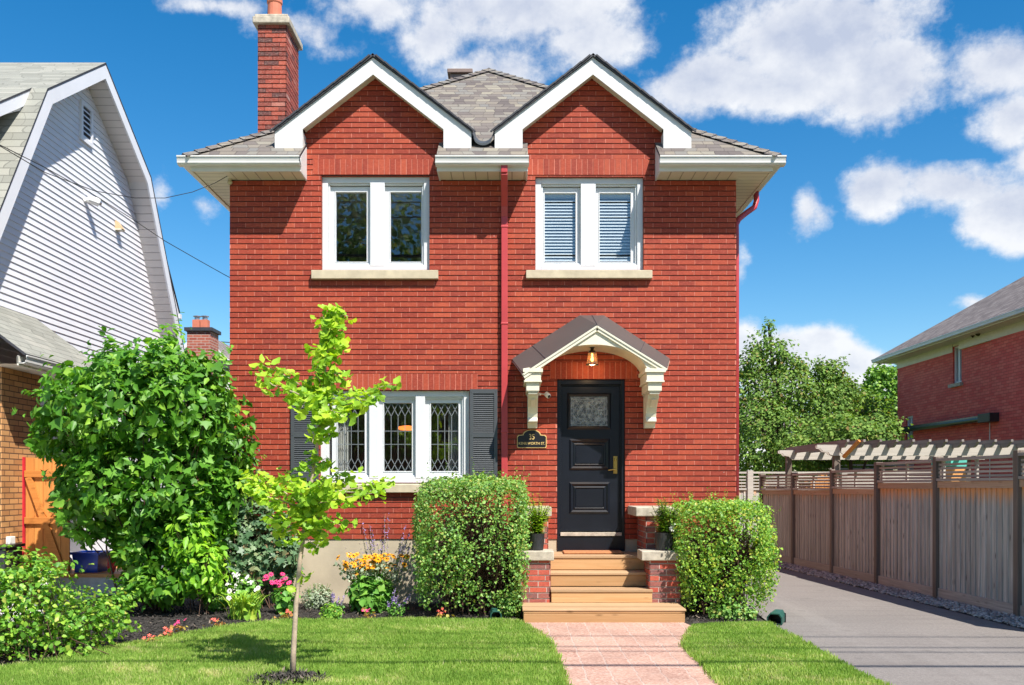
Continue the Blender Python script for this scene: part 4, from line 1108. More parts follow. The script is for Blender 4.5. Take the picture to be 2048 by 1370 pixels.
# ================================================================== path, beds, lawn
def gp(lst): return [G(a, b)[:2] for a, b in lst]
pathL = gp([(1040, 1247), (1071, 1266), (1101, 1287), (1110, 1311), (1119, 1332), (1131, 1370)]); pathR = gp([(1386.6, 1254), (1376, 1272), (1366, 1295), (1409, 1336), (1440, 1370)])
pL = pathL + [(pathL[-1][0] + .02, -12.5)]; pR = pathR + [(pathR[-1][0] + .1, -12.5)]
flat('path', [(bx0 + .03, YB + .1)] + pL + pR[::-1] + [(bx1 - .03, YB + .1)], .006, 'stamped_concrete')
flat('sidewalk', [(-12, -14.1), (12, -14.1), (12, -12.5), (-12, -12.5)], .004, 'stone_white')
lawnedge = gp([(-40, 1345), (0, 1342), (60, 1332), (110, 1322), (200, 1304), (290, 1288), (360, 1274), (430, 1262), (500, 1251), (560, 1245), (640, 1243), (830, 1240), (960, 1240), (1034, 1247)])
flat('planting_bed', [(-5.3, -8), (-5.5, -1), (-5.9, 1.0), (XL - .1, 1.0), (XL, .0), (2.93, .0), (2.86, -1.6), (2.78, -2.6), (2.7, -4), (-4.9, -8)], -.010, 'mulch')
LAWN1 = [(-9, -12.5), (-5.2, -8.2)] + [(-4.75, -5.2)] + lawnedge[2:] + pL
LAWN2 = [(pR[1][0] + .0, pR[1][1])] + gp([(1392, 1252), (1440, 1250), (1500, 1250), (1538, 1251)]) + [(2.80, -2.4), (2.78, -12.5)] + pR[::-1][:-1]
LAWN2 = [pR[0]] + LAWN2[2:]
flat('lawn_base', LAWN1, .010, 'lawn_soil'); flat('lawn_base', LAWN2, .010, 'lawn_soil')
def inpoly(p, poly):
    x, y = p[:, 0], p[:, 1]; r = np.zeros(len(p), bool); n = len(poly)
    for i in range(n):
        x0, y0 = poly[i]; x1, y1 = poly[(i + 1) % n]
        c = ((y0 > y) != (y1 > y)) & (x < (x1 - x0) * (y - y0) / (y1 - y0 + 1e-12) + x0); r ^= c
    return r
def grass(poly, n, name, xr_, yr_):
    p = np.stack([rng.uniform(*xr_, n), rng.uniform(*yr_, n)], 1)
    dd = p[:, 1] + CD; vis = (np.abs(p[:, 0]) < dd * 1200 / FPX + .3)
    p = p[vis]; inn = inpoly(p + rng.normal(size=p.shape) * .022, poly); q = p[inn]; m = len(q)
    q3 = np.column_stack([q, np.full(m, .010)])
    cl = snoise(q3, 2.2, 3); cl2 = snoise(q3, 9., 4)
    h = (.042 + .010 * cl) * rng.uniform(.6, 1.3, m)
    dry = np.clip(snoise(q3, 4.5, 21) - .45, 0, 1) * .55 + np.clip(snoise(q3, 14., 22) - .7, 0, 1) * .5; r = np.clip(.36 + .20 * cl + .14 * cl2 + dry + rng.normal(0, .2, m), 0, 1)
    a = rng.uniform(0, 6.28, m); b = rng.normal(size=(m, 3)) * .42; tip = b + [0, 0, 1.]
    nr = np.stack([np.cos(a), np.sin(a), np.zeros(m)], 1)
    V, F, R_ = inst(tmpl_blade(.085), q3, nr, tip, h, r)
    o = fast_mesh(name, V, F, R_, 'grass_blade'); tag(o, 'short mown green lawn grass with a few dry yellow blades', 'grass', kind='stuff'); return o
grass(LAWN1, 430000, 'lawn_grass', (-5.6, 1.0), (-5.6, -1.7)); g2 = grass(LAWN2, 150000, 'lawn_grass', (.9, 2.9), (-5.6, -1.7)); g2['label'] = 'short green grass between the pink path and the driveway'
# mulch chips
n = 26000; p = np.stack([rng.uniform(-5.3, 2.93, n), rng.uniform(-5.8, 0, n)], 1)
bad = ((p[:, 0] > 2.74) & (p[:, 1] < -1.3)) | ((p[:, 0] > 0) & (p[:, 1] < -2.15)) | inpoly(p, LAWN1) | inpoly(p, LAWN2) | ((p[:, 0] > -.0) & (p[:, 0] < 1.95)) | (np.abs(p[:, 0]) > (p[:, 1] + CD) * .57)
p = p[~bad]; m = len(p); q = np.column_stack([p, np.full(m, .0) + rng.uniform(-.004, .014, m)])
V, F, R_ = inst(tmpl_blade(.16), q, rdir(m) * .5 + [0, 0, 1], rdir(m) * [1, 1, .35], rng.uniform(.02, .06, m), rng.uniform(0, 1, m) ** 2)
tag(fast_mesh('mulch_chips', V, F, R_, 'mulch_chip'), 'dark shredded bark mulch covering the planting bed', 'mulch', kind='stuff')

# ================================================================== plants
def tubes_np(segs, rad0, rad1):
    """thin 3-sided twigs from (a,b) point arrays"""
    a, b = segs; n = len(a); d = b - a; d /= np.linalg.norm(d, axis=1, keepdims=True) + 1e-9
    s = np.cross(d, [0.3, .1, 1.]); s /= np.linalg.norm(s, axis=1, keepdims=True) + 1e-9; t_ = np.cross(d, s)
    V = []
    for base, rr in ((a, rad0), (b, rad1)):
        for k in range(3):
            an = 2 * PI * k / 3; V.append(base + (s * math.cos(an) + t_ * math.sin(an)) * (rr[:, None] if hasattr(rr, 'shape') else rr))
    V = np.stack(V, 1).reshape(-1, 3); f = []
    for k in range(3): k2 = (k + 1) % 3; f += [(k, k2, 3 + k2), (k, 3 + k2, 3 + k)]
    F = (np.array(f)[None] + (np.arange(n) * 6)[:, None, None]).reshape(-1, 3)
    return V, F, np.repeat(rng.uniform(0, 1, n), 6)

def bush(name, loc, label, ell, n, T, size, mat, inset=.14, seed=0, amp=.12, freq=3., up=.5, rand=.7, droop=.4, zmin=.04, stems=14, stemr=.012, twigs=250, cat='shrub', group=None, inner=0, deep=.78, base_r=.12, sprigs=0):
    t = thing(name, loc, label, cat, group)
    p, d = crown_pts(ell, n, inset, seed, amp, freq, zmin, deep)
    TT = T if isinstance(T, list) else [T]
    parts = [leaf_set(tm, p[i::len(TT)], d[i::len(TT)], size, up, rand, droop, .4) for i, tm in enumerate(TT)]
    for i in rng.choice(len(p), sprigs) if sprigs else ():
        m = 9; tt = np.linspace(0, 1, m)[:, None]; dr = d[i] * .9 + np.array([0, 0, .25]) + rng.normal(size=3) * .35; L_ = size * rng.uniform(1.2, 2.6)
        parts.append(leaf_set(TT[0], p[i] + tt * dr * L_ + rng.normal(size=(m, 3)) * size * .12, np.repeat(dr[None], m, 0), size * .8, up, 1., droop * .6))
    V, F, r_ = merge(parts); fast_mesh('foliage', V, F, r_, mat, t)
    # stems: from the base up to crown points
    E = np.array(ell, float); b0 = np.array([loc[0], loc[1], 0.])
    k = stems; tg = p[rng.choice(len(p), k)]; base = b0 + np.column_stack([rng.normal(0, base_r, k), rng.normal(0, base_r, k), np.zeros(k)])
    mid = base * .5 + tg * .5 + np.column_stack([rng.normal(0, .06, k), rng.normal(0, .06, k), np.full(k, .08)])
    prt = [tubes_np((base, mid), stemr, stemr * .7), tubes_np((mid, tg), stemr * .7, stemr * .25)]
    if twigs:
        q = p[rng.choice(len(p), twigs)]; cen = b0 + (q - b0) * rng.uniform(.45, .8, (twigs, 1)); cen[:, 2] = q[:, 2] * rng.uniform(.5, .85, twigs)
        prt.append(tubes_np((cen, q), stemr * .4, stemr * .15))
    V, F, r_ = merge(prt); fast_mesh('stems', V, F, r_, 'twig_brown', t)
    return t
def tmpl_arch(w=.04):
    v = []; 
    for i, (y, z) in enumerate(((0, 0), (.3, .03), (.6, -.02), (.85, -.16), (1.02, -.42))):
        ww = w * (1 - .8 * (i / 4) ** 2); v += [(-ww, y, z), (ww, y, z)]
    return np.array(v, float), np.array([t for i in range(4) for t in ((2 * i, 2 * i + 1, 2 * i + 3), (2 * i, 2 * i + 3, 2 * i + 2))])
LEAFN = tmpl_oval(.30, .08)
MAPLE, FAN, OVAL, SIMP = tmpl_maple(), tmpl_fan(), tmpl_oval(), tmpl_simple()
# big leafy shrub on the left
bd = 11.75
def E(px, py, rx, ry, d, rd=None):
    s = d / FPX; return (X(px, d), d - CD, Z(py, d), rx * s, (rd or rx) * s, ry * s)
big = [E(300, 820, 160, 120, bd), E(200, 830, 95, 95, bd - .1), E(375, 790, 80, 90, bd), E(310, 960, 140, 120, bd - .1), E(385, 950, 80, 120, bd), E(345, 1080, 85, 80, bd - .25), E(235, 745, 62, 45, bd), E(330, 735, 80, 40, bd), E(125, 870, 45, 36, bd), E(190, 950, 52, 55, bd - .05), E(240, 1010, 55, 60, bd - .1), E(168, 1015, 42, 58, bd - .1), E(275, 1080, 62, 62, bd - .2), E(370, 1140, 70, 52, bd - .25), E(335, 1170, 95, 36, bd - .35), E(430, 900, 52, 80, bd), E(440, 1000, 45, 80, bd), E(405, 1060, 50, 80, bd - .2), E(330, 1140, 60, 45, bd - .3)]
bush('leafy_shrub', (X(300, bd), -.55, 0), 'tall rounded bright green broad-leaved shrub at the left corner of the brick house', big, 12000, [LEAFN, LEAFN, OVAL, MAPLE], .118, 'leaf_big', .22, 2, .26, 4.0, .5, 1.05, .6, .05, 26, .02, 160, deep=.70, sprigs=330)
# light shoots at its foot and crown
bush('sapling_shoots', (X(420, 11.2), -1.05, 0), 'lime green young shoots at the foot of the big shrub', [E(410, 1130, 50, 60, 11.2), E(385, 1070, 42, 50, 11.2)], 420, LEAFN, .105, 'leaf_lime', .2, 5, .1, 4, .5, .8, .8, .03, 8, .007, 30)
bush('sapling_shoots', (X(330, 11.6), -.4, 0), 'thin lime green shoot above the top of the big shrub', [E(335, 672, 14, 26, 11.6), E(322, 690, 26, 14, 11.6)], 60, OVAL, .11, 'leaf_lime', .3, 6, .06, 4, .5, .8, .3, 2.8, 3, .006, 6)
# low shrub bottom left
ld = 8.45
low = [E(50, 1205, 105, 80, ld), E(-60, 1225, 110, 95, ld), E(140, 1245, 80, 58, ld + .1), E(205, 1228, 58, 50, ld + .5), E(50, 1145, 60, 30, ld + .1), E(232, 1200, 34, 26, ld + .7), E(10, 1275, 95, 42, ld - .1), E(-160, 1240, 120, 110, ld)]
bush('low_shrub', (X(80, ld), ld - CD, 0), 'low loose yellow-green shrub at the lower left along the lawn edge', low, 6800, OVAL, .045, 'leaf_low', .30, 9, .17, 8., .6, 1.0, .3, .03, 40, .005, 700, base_r=.35, deep=.66, sprigs=220)
# dark grey-green shrub left of the window
gd = 11.95
bush('viburnum_shrub', (X(520, gd), -.5, 0), 'grey-green broad-leaved shrub between the big shrub and the foundation', [E(480, 1090, 80, 80, gd, 40), E(545, 1100, 48, 70, gd, 36), E(530, 1045, 40, 40, gd, 30), E(460, 990, 40, 60, gd, 30), E(575, 1120, 18, 30, gd), E(500, 1130, 70, 45, gd, 36)], 2300, MAPLE, .078, 'leaf_greygreen', .2, 14, .08, 4, .4, .8, .6, .04, 14, .01, 120)
bush('climbing_shrub', (X(492, 12), -.25, 0), 'sparse bronze-tipped shrub against the left corner of the brick wall', [E(490, 930, 26, 60, 12.05), E(515, 985, 30, 50, 12.05), E(470, 890, 26, 40, 12.05)], 420, OVAL, .055, 'leaf_greygreen', .3, 17, .08, 5, .3, .9, .5, .1, 10, .008, 80)

def box_hedge(name, label, x0, x1, y0, y1, z1, n, mat, seed, rnd_=.28, taper=0., bald=0., bald_r=(.5, .4), hang=0):
    t = thing(name, ((x0 + x1) / 2, (y0 + y1) / 2, 0), label, 'hedge', 'clipped hedges beside the steps')
    d = rdir(int(n * 1.9)); ex = 8
    s = (np.abs(d) ** ex).sum(1) ** (-1 / ex); q = d * s[:, None]
    c = np.array([(x0 + x1) / 2, (y0 + y1) / 2, z1 / 2]); h = np.array([(x1 - x0) / 2, (y1 - y0) / 2, z1 / 2])
    dep = np.abs(rng.normal(size=len(q))) * .085
    p = c + q * (h - dep[:, None]) ; zt = (p[:, 2] / z1)
    if taper: p[:, :2] = c[:2] + (p[:, :2] - c[:2]) * (1 - taper * np.clip(.45 - zt, 0, 1)[:, None] * 2)
    p += d * (snoise(p, 5, seed) * .045)[:, None] + rng.normal(size=p.shape) * .018
    keep = (p[:, 2] > .02) & ((q[:, 1] < .6) | (rng.random(len(q)) < .8)) & ~((q[:, 2] < -.9))
    nz = snoise(p, 7, seed + 1) + .5 * snoise(p, 16, seed + 2)
    u = (p[:, 0] - c[0]) / h[0]; w = zt
    bl = bald * np.exp(-(((u - .12) / .7) ** 2 + ((w - .42) / .36) ** 2)) * (q[:, 1] < 0) + .5 * bald * np.clip(.30 - w, 0, 1) * 3 * (u < -.2)
    keep &= (nz + .8 * snoise(p, 12, seed + 9) > -1.05 + bl * 1.45); keep &= ~((w < .16) & (rng.random(len(q)) < .5))
    p = p[keep][:n]; dd = q[keep][:n] / np.maximum(np.linalg.norm(q[keep][:n], axis=1, keepdims=True), 1e-6)
    parts = [leaf_set(OVAL, p, dd, .028, .5, 1.2, .2, .6)]
    # loose sprigs standing off the clipped face
    k = 170; ii = rng.choice(len(p), k); sp = []
    for i in ii:
        if p[i, 2] < z1 * .3: continue
        m = 9; tt = np.linspace(0, 1, m)[:, None]; dr = dd[i] * .6 + [0, 0, .7] + rng.normal(size=3) * .3; P = p[i] + tt * dr * rng.uniform(.05, .17); sp.append(leaf_set(OVAL, P, np.repeat(dd[i][None], m, 0), .026, .6, 1., 0))
    V, F, r_ = merge(parts + sp); fast_mesh('foliage', V, F, r_, mat, t)
    # inner twigs
    m = 1500; b = np.column_stack([rng.uniform(x0 + .25, x1 - .25, m), rng.uniform((y0 + y1) / 2 - .15, y1 - .2, m), rng.uniform(0, z1 * .55, m)])
    tgt = c + rdir(m) * 1.0 * h * rng.uniform(.62, .93, (m, 1)); tgt[:, 2] = np.clip(np.maximum(tgt[:, 2], b[:, 2] + .08), .05, z1 * .93); tgt[:, 1] = np.minimum(tgt[:, 1], (y0 + y1) / 2 + .1)
    if taper: zt = tgt[:, 2] / z1; tgt[:, :2] = c[:2] + (tgt[:, :2] - c[:2]) * (1 - taper * np.clip(.45 - zt, 0, 1)[:, None] * 2)
    k = 40; bb = np.column_stack([rng.uniform(x0 + .3, x1 - .3, k), rng.uniform(y0 + .25, y1 - .2, k), np.zeros(k)]); tt_ = bb + np.column_stack([rng.normal(0, .12, k), rng.normal(0, .1, k), np.full(k, z1 * .7)])
    V, F, r_ = merge([tubes_np((b, tgt), .0045, .002), tubes_np((bb, tt_), .011, .005)]); fast_mesh('stems', V, F, r_, 'twig_brown', t)
    return t
box_hedge('box_hedge', 'square clipped green hedge left of the steps with bare brown twigs showing', X(830, 11.0), X(1056, 11.2), -1.62, -.30, 1.60, 21000, 'leaf_hedge', 61, bald=.62, taper=.10)
box_hedge('box_hedge', 'rounded clipped yellow-green hedge right of the steps beside the driveway', X(1352, 11.1), X(1547, 11.0), -1.55, -.35, 1.315, 18500, 'leaf_hedge_bright', 71, bald=.16, taper=.14)

# ------------------------------------------------------------------ young ginkgo
td = 7.53; tx = X(585, td); ty = td - CD
tree = thing('ginkgo_tree', (tx, ty, 0), 'slender young ginkgo tree with lime green fan leaves on the lawn', 'tree')
def T3(px, py, dy=0.): d = td + dy; return Vector((X(px, d), d - CD, Z(py, d)))
trunk = [T3(585, 1357), T3(587, 1300), T3(592, 1210), T3(600, 1120), T3(612, 1040), T3(622, 970), T3(632, 900), T3(641, 840), T3(648, 770), T3(655, 700), T3(664, 650), T3(674, 615)]
mb = MB(); mb.tube(trunk, [.027, .022, .019, .0175, .016, .0145, .012, .010, .008, .006, .004, .0025], 10)
tk = mb.build('trunk', 'bark_young', tree, smooth=True)
br = [ # polyline px, with depth shift, leaf count
    ([(640, 800), (600, 770), (560, 745), (518, 728)], .0, 40), ([(640, 810), (590, 785), (545, 770), (528, 755)], -.2, 34), ([(642, 820), (690, 800), (740, 780), (788, 766)], .05, 40), ([(642, 830), (680, 815), (720, 800), (752, 800)], -.2, 36),
    ([(645, 800), (620, 790), (600, 820)], -.25, 26), ([(645, 840), (660, 820), (690, 830)], -.25, 26), ([(640, 850), (630, 860), (625, 885)], -.15, 14), ([(641, 860), (655, 862), (660, 880)], -.1, 14),
    ([(650, 780), (630, 745), (640, 720)], -.1, 20), ([(650, 760), (675, 745), (690, 760)], .1, 20), ([(648, 780), (680, 780), (700, 800)], .2, 22), ([(648, 790), (600, 800), (580, 790)], .25, 24),
    ([(655, 720), (640, 700), (632, 690)], 0, 14), ([(657, 700), (675, 685), (682, 680)], 0, 14), ([(662, 660), (650, 640), (645, 632)], 0, 10), ([(668, 640), (685, 630), (697, 632)], 0, 8),
    ([(615, 1020), (570, 985), (530, 965), (492, 955)], 0, 54), ([(615, 1020), (560, 1000), (520, 990), (500, 975)], -.25, 46), ([(618, 1000), (660, 985), (720, 975), (778, 962)], .05, 48), ([(618, 1010), (670, 1000), (720, 990), (755, 985)], -.2, 42),
    ([(612, 1030), (580, 1030), (550, 1040), (535, 1030)], -.2, 36), ([(612, 1040), (640, 1040), (670, 1045), (690, 1055)], -.15, 34), ([(618, 1010), (600, 985), (580, 960)], -.3, 30), ([(620, 1000), (640, 975), (655, 950)], -.25, 30), ([(622, 990), (600, 960), (560, 950)], .25, 26), ([(622, 990), (660, 960), (700, 945)], .25, 28),
    ([(608, 1060), (590, 1070), (585, 1085)], -.1, 12), ([(606, 1070), (622, 1085), (640, 1095)], -.1, 10), ([(630, 930), (615, 925), (605, 930)], 0, 9), ([(632, 920), (645, 920), (655, 915)], 0, 9), ([(597, 1145), (610, 1155), (620, 1158)], 0, 4), ([(597, 1160), (590, 1172), (588, 1178)], 0, 3), ([(612, 1045), (640, 1060), (645, 1080)], .15, 16), ([(612, 1045), (570, 1055), (560, 1070)], .1, 14),
]
parts = []
def fans(P, m, spread, size=.063):
    i = rng.integers(0, len(P) - 1, m); t_ = rng.random(m)[:, None]; A_ = np.array([tuple(q) for q in P]); b = A_[i] * (1 - t_) + A_[i + 1] * t_
    off = rdir(m); p = b + off * rng.uniform(.01, spread, m)[:, None]
    nr = off * .6 + rdir(m) * .8 + [0, -.25, .6]; tip = off * .9 + [0, 0, -.7] + rdir(m) * .5
    return inst(FAN, p, nr, tip, size * rng.uniform(.6, 1.25, m), np.clip(rng.uniform(0, 1, m), 0, 1))
for pts, dy, cnt in br:
    P = [T3(x, y, dy * min(1, i / 1.5)) for i, (x, y) in enumerate(pts)]
    n_ = len(P); mb = MB(); mb.tube(P, [.007 - .005 * i / (n_ - 1) for i in range(n_)], 6); mb.build('branch', 'bark_young', tree)
    parts.append(fans(P, int(cnt * 2.0), .085))
parts.append(fans(trunk[7:9], 90, .09)); parts.append(fans(trunk[8:], 190, .075)); parts.append(fans(trunk[9:], 40, .04)); parts.append(fans(trunk[4:6], 60, .1))
V, F, r_ = merge(parts); fast_mesh('crown', V, F, r_, 'leaf_ginkgo', tree)
# ring of mulch at its foot
n = 1500; a = rng.uniform(0, 6.28, n); rr = np.sqrt(rng.random(n)) * .30; q = np.column_stack([tx + .02 + np.cos(a) * rr, ty - .23 + np.sin(a) * rr * .9, .018 + .022 * (1 - rr / .3) + rng.uniform(0, .02, n)])
V, F, R_ = inst(tmpl_blade(.16), q, rdir(n) * .6 + [0, 0, 1], rdir(n) * [1, 1, .4], rng.uniform(.03, .07, n), rng.uniform(0, 1, n) ** 2)
mm = MB(); mm.lathe((tx + .02, ty - .23, .012), [(.31, 0), (.27, .008), (.15, .02), (.001, .028)], 20); mo = mm.build('mulch_mound', 'mulch', origin=(tx, ty, 0)); tag(mo, 'round dark mulch ring at the foot of the ginkgo', 'mulch', kind='stuff')
ch = fast_mesh('mulch_chips', V, F, R_, 'mulch_chip', origin=(0, 0, 0)); tag(ch, 'bark chips heaped at the foot of the ginkgo', 'mulch', kind='stuff')

# ------------------------------------------------------------------ flowers and perennials
def disc_flowers(P, r, n_pet, mat, parent, eye=None, cone=.5, look=(0, -.6, .8), name='flower', eye_r=.25, per=1):
    """one mesh object per bloom (or per head of `per` florets)"""
    for k in range(0, len(P), per):
        mb = MB()
        for q in P[k:k + per]:
            ax = np.array(look) + rng.normal(size=3) * .3; ax /= np.linalg.norm(ax); s = np.cross(ax, [1, 0, .1]); s /= np.linalg.norm(s); t_ = np.cross(ax, s)
            an = np.arange(n_pet) * 2 * PI / n_pet + rng.uniform(0, 6); dr = np.cos(an)[:, None] * s + np.sin(an)[:, None] * t_ - ax * (cone - .5)
            V, F, _ = inst(tmpl_oval(.24), np.repeat(np.array(q)[None], n_pet, 0), np.repeat(ax[None], n_pet, 0), dr, np.full(n_pet, r), rng.uniform(0, 1, n_pet))
            b0 = len(mb.v); mb.v += [tuple(v) for v in V]; mb.r += [.5] * len(V); mb.f += [tuple(int(i) + b0 for i in f) for f in F]; mb.m += [0] * len(F)
            if eye: c = Vector(q) + Vector(ax) * .002; mb.lathe(tuple(c), [(.001, -.008), (r * eye_r, 0), (r * eye_r * .7, r * .22), (.001, r * .3)], 8, 1)
            else: mb.lathe(tuple(q), [(.001, -.003), (r * .2, 0), (.001, .003)], 5, 0)
        mb.build(name, [mat, eye] if eye else mat, parent)
def perennial(name, px, py, h, w, label, leaf, n, T=OVAL, ls=.06, cat='plant', low_=0., dz=0, stems=14, seed=0, group=None, dd_=None):
    b = G(px, py); t = thing(name, (b[0], b[1], 0), label, cat, group)
    p, d = crown_pts([(b[0], b[1], h * .45, w, w * .8, h * .5), (b[0], b[1], h * .25, w * .8, w * .7, h * .3)], n, .3, seed, .03, 8, .01, .5)
    V, F, r_ = leaf_set(T, p, d, ls, .5, .7, .3); fast_mesh('leaves', V, F, r_, leaf, t)
    k = stems; base = np.array([b[0], b[1], 0.]) + np.column_stack([rng.normal(0, w * .2, k), rng.normal(0, w * .2, k), np.zeros(k)]); tg = np.array([b[0], b[1], 0.]) + np.column_stack([rng.normal(0, w * .5, k), rng.normal(0, w * .4, k), rng.uniform(.7, 1.05, k) * h])
    V, F, r_ = tubes_np((base, tg), .004, .0025); fast_mesh('stem', V, F, r_, 'leaf_plant', t)
    return t, b, tg
t_, b, tg = perennial('coneflower', 742, 1222, .50, .27, 'black-eyed coneflower clump with golden yellow blooms before the foundation', 'leaf_plant', 620, ls=.10, seed=3, cat='flower', stems=44)
yb = b[1]; dyb = yb + CD
P = [(X(742 + rng.normal(0, 32), dyb), yb + rng.uniform(-.22, .15), Z(1124 + rng.normal(0, 11), dyb)) for i in range(64)]
disc_flowers(P, .045, 10, 'petal_yellow', t_, 'flower_eye', .55, name='flower')
V, F, r_ = tubes_np((np.array([(b[0] + (q[0] - b[0]) * .3, b[1], .2) for q in P]), np.array(P)), .003, .002); fast_mesh('stem', V, F, r_, 'leaf_plant', t_)
pq = np.array(P) - [0, 0, .1]; pq = np.repeat(pq, 7, 0) + rng.normal(size=(len(P) * 7, 3)) * .05; V, F, r_ = leaf_set(OVAL, pq, rdir(len(pq)), .045, .4); fast_mesh('leaves', V, F, r_, 'leaf_silver', t_)
t_, b, tg = perennial('coneflower', 570, 1226, .34, .13, 'bright pink coneflower clump beside the ginkgo trunk', 'leaf_plant', 170, ls=.08, seed=4, cat='flower', stems=18)
d_ = b[1] + CD; P = [(X(566 + rng.normal(0, 15), d_), b[1] + rng.uniform(-.1, .1), Z(1164 + rng.normal(0, 8), d_)) for i in range(20)]; disc_flowers(P, .036, 9, 'petal_pink', t_, 'flower_eye', .75)
t_, b, tg = perennial('daylily', 487, 1237, .26, .18, 'clump of lime green strap-leaved daylily at the bed edge', 'leaf_lily', 30, ls=.08, seed=5, stems=6)
m = 150; an = rng.uniform(0, 6.28, m); q = np.array(b) + np.column_stack([rng.normal(0, .05, m), rng.normal(0, .05, m), np.zeros(m)]); V, F, r_ = inst(tmpl_arch(.035), q, np.column_stack([-np.cos(an), -np.sin(an), np.full(m, .3)]), np.column_stack([np.cos(an), np.sin(an), np.full(m, .75)]) * (1 + rng.normal(0, .25, (m, 3))), rng.uniform(.22, .36, m), rng.uniform(0, 1, m)); fast_mesh('strap_leaf', V, F, r_, 'leaf_lily', t_)
t_, b, tg = perennial('phlox', 488, 1222, .46, .19, 'white phlox flower heads in front of the grey-green shrub', 'leaf_plant', 420, ls=.07, seed=6, cat='flower', stems=16)
d_ = b[1] + CD; P = []
for cx_, cy_, s_ in ((480, 1150, 9), (497, 1156, 8), (489, 1166, 9), (478, 1175, 7), (505, 1163, 5), (460, 1167, 4), (513, 1178, 4), (476, 1148, 5)): P += [(X(cx_ + rng.normal(0, s_ * .6), d_), b[1] - .1 + rng.uniform(-.05, .05), Z(cy_ + rng.normal(0, s_ * .45), d_)) for i in range(9)]
disc_flowers(P, .020, 5, 'petal_white', t_, name='flower_head', per=9)
P = [(X(x, 11.1), 11.1 - CD, Z(y, 11.1)) for x, y in ((458, 1196), (459, 1182), (490, 1226), (516, 1176))]
t2 = thing('daisy', (X(458, 11.1), 11.1 - CD, 0), 'white daisies with yellow-brown centres left of the phlox', 'flower'); disc_flowers(P, .036, 12, 'petal_white', t2, 'flower_eye', look=(0, -1, .3))
V, F, r_ = tubes_np((np.array([(q[0] + .01, q[1] + .03, 0) for q in P]), np.array(P)), .003, .002); fast_mesh('stem', V, F, r_, 'leaf_plant', t2)
perennial('feathery_herb', 430, 1222, .36, .20, 'fine-leaved pale green herb in the shade of the big shrub', 'leaf_plant', 900, SIMP, .030, seed=7)
perennial('artemisia', 636, 1216, .30, .20, 'fine pale yellow-green foliage clump right of the ginkgo trunk', 'leaf_silver', 1300, SIMP, .030, seed=8, stems=24)
perennial('catmint', 660, 1240, .20, .12, 'low light green herb with violet tips at the lawn edge', 'leaf_low', 420, SIMP, .03, seed=9)
perennial('mint', 690, 1200, .50, .10, 'tall thin grey-green stems left of the yellow flowers', 'leaf_silver', 520, SIMP, .032, seed=10, stems=12)
def spires(px, py, tips, label, name='salvia', mat='petal_purple', leafn=160, dd2=0):
    b = G(px, py); t = thing(name, (b[0], b[1], 0), label, 'flower'); d_ = b[1] + CD; A_, B_ = [], []; parts = []
    for x, y in tips:
        tp = np.array([X(x, d_), b[1] + rng.uniform(-.08, .08), Z(y, d_)]); bs = np.array([b[0] + (tp[0] - b[0]) * .25, b[1], 0.02]); A_.append(bs); B_.append(tp)
        m = 46; tt = rng.uniform(.55, 1, m)[:, None]; P_ = bs * (1 - tt) + tp * tt + rng.normal(size=(m, 3)) * .006; parts.append(inst(SIMP, P_, rdir(m), rdir(m) + [0, 0, .4], np.full(m, .016), rng.uniform(0, 1, m)))
    V, F, r_ = merge(parts); fast_mesh('flower_spike', V, F, r_, mat, t)
    V, F, r_ = tubes_np((np.array(A_), np.array(B_)), .003, .0015); fast_mesh('stem', V, F, r_, 'leaf_silver', t)
    if leafn:
        n_ = leafn; i_ = rng.integers(0, len(A_), n_); tt = rng.uniform(0, .55, n_)[:, None]; P_ = np.array(A_)[i_] * (1 - tt) + np.array(B_)[i_] * tt + rng.normal(size=(n_, 3)) * .03; P_[:, 2] = np.abs(P_[:, 2]); V, F, r_ = leaf_set(OVAL, P_, rdir(n_), .035, .4); fast_mesh('leaves', V, F, r_, 'leaf_plant' if mat == 'petal_purple' and leafn < 200 else 'leaf_silver', t)
    return t
spires(788, 1233, [(788, 1180), (795, 1192), (782, 1195), (820, 1190), (812, 1200), (775, 1205), (800, 1208)], 'low violet salvia spikes right of the yellow flowers')
spires(668, 1236, [(668, 1185), (662, 1190), (676, 1195), (690, 1192)], 'violet salvia spikes above the pale herbs')
sg = [(725, 1042), (740, 1050), (752, 1035), (762, 1045), (770, 1032), (778, 1030), (790, 1036), (800, 1045), (812, 1052), (818, 1068), (745, 1062), (760, 1058), (785, 1062), (730, 1075), (806, 1085), (796, 1075), (770, 1070), (755, 1078), (715, 1072), (690, 1095), (820, 1095)]
spires(768, 1206, sg, 'tall hazy lavender russian sage behind the yellow flowers', 'russian_sage', 'petal_purple', 420)
for x, y, lb in ((432, 1258, 'coral begonia closest to the daylily clump'), (355, 1264, 'pink begonia below the big shrub, second from the right'), (334, 1279, 'small coral begonia between two others'), (303, 1292, 'coral begonia nearest the low shrub'), (574, 1239, 'red begonia left of the ginkgo trunk'), (736, 1238, 'small pink begonia in front of the yellow flowers'), (882, 1238, 'red begonia in front of the square hedge')):
    b = G(x, y); t_ = thing('begonia', (b[0], b[1], 0), lb, 'flower', 'small begonias in the mulch')
    p = np.array(b) + rng.normal(size=(26, 3)) * [.05, .05, .02] + [0, 0, .04]; p[:, 2] = np.abs(p[:, 2]); V, F, r_ = leaf_set(OVAL, p, rdir(26) + [0, 0, .6], .045, .5); fast_mesh('leaves', V, F, r_, 'leaf_bronze', t_)
    disc_flowers([(b[0] + rng.normal(0, .03), b[1] + rng.normal(0, .03), .07 + rng.uniform(0, .05)) for i in range(4)], .024, 5, 'petal_coral' if x not in (355, 736) else 'petal_pink', t_)
perennial('creeper', 1015, 1232, .28, .17, 'low blue-green creeper at the right foot of the square hedge', 'leaf_hedge', 520, OVAL, .04, seed=11)
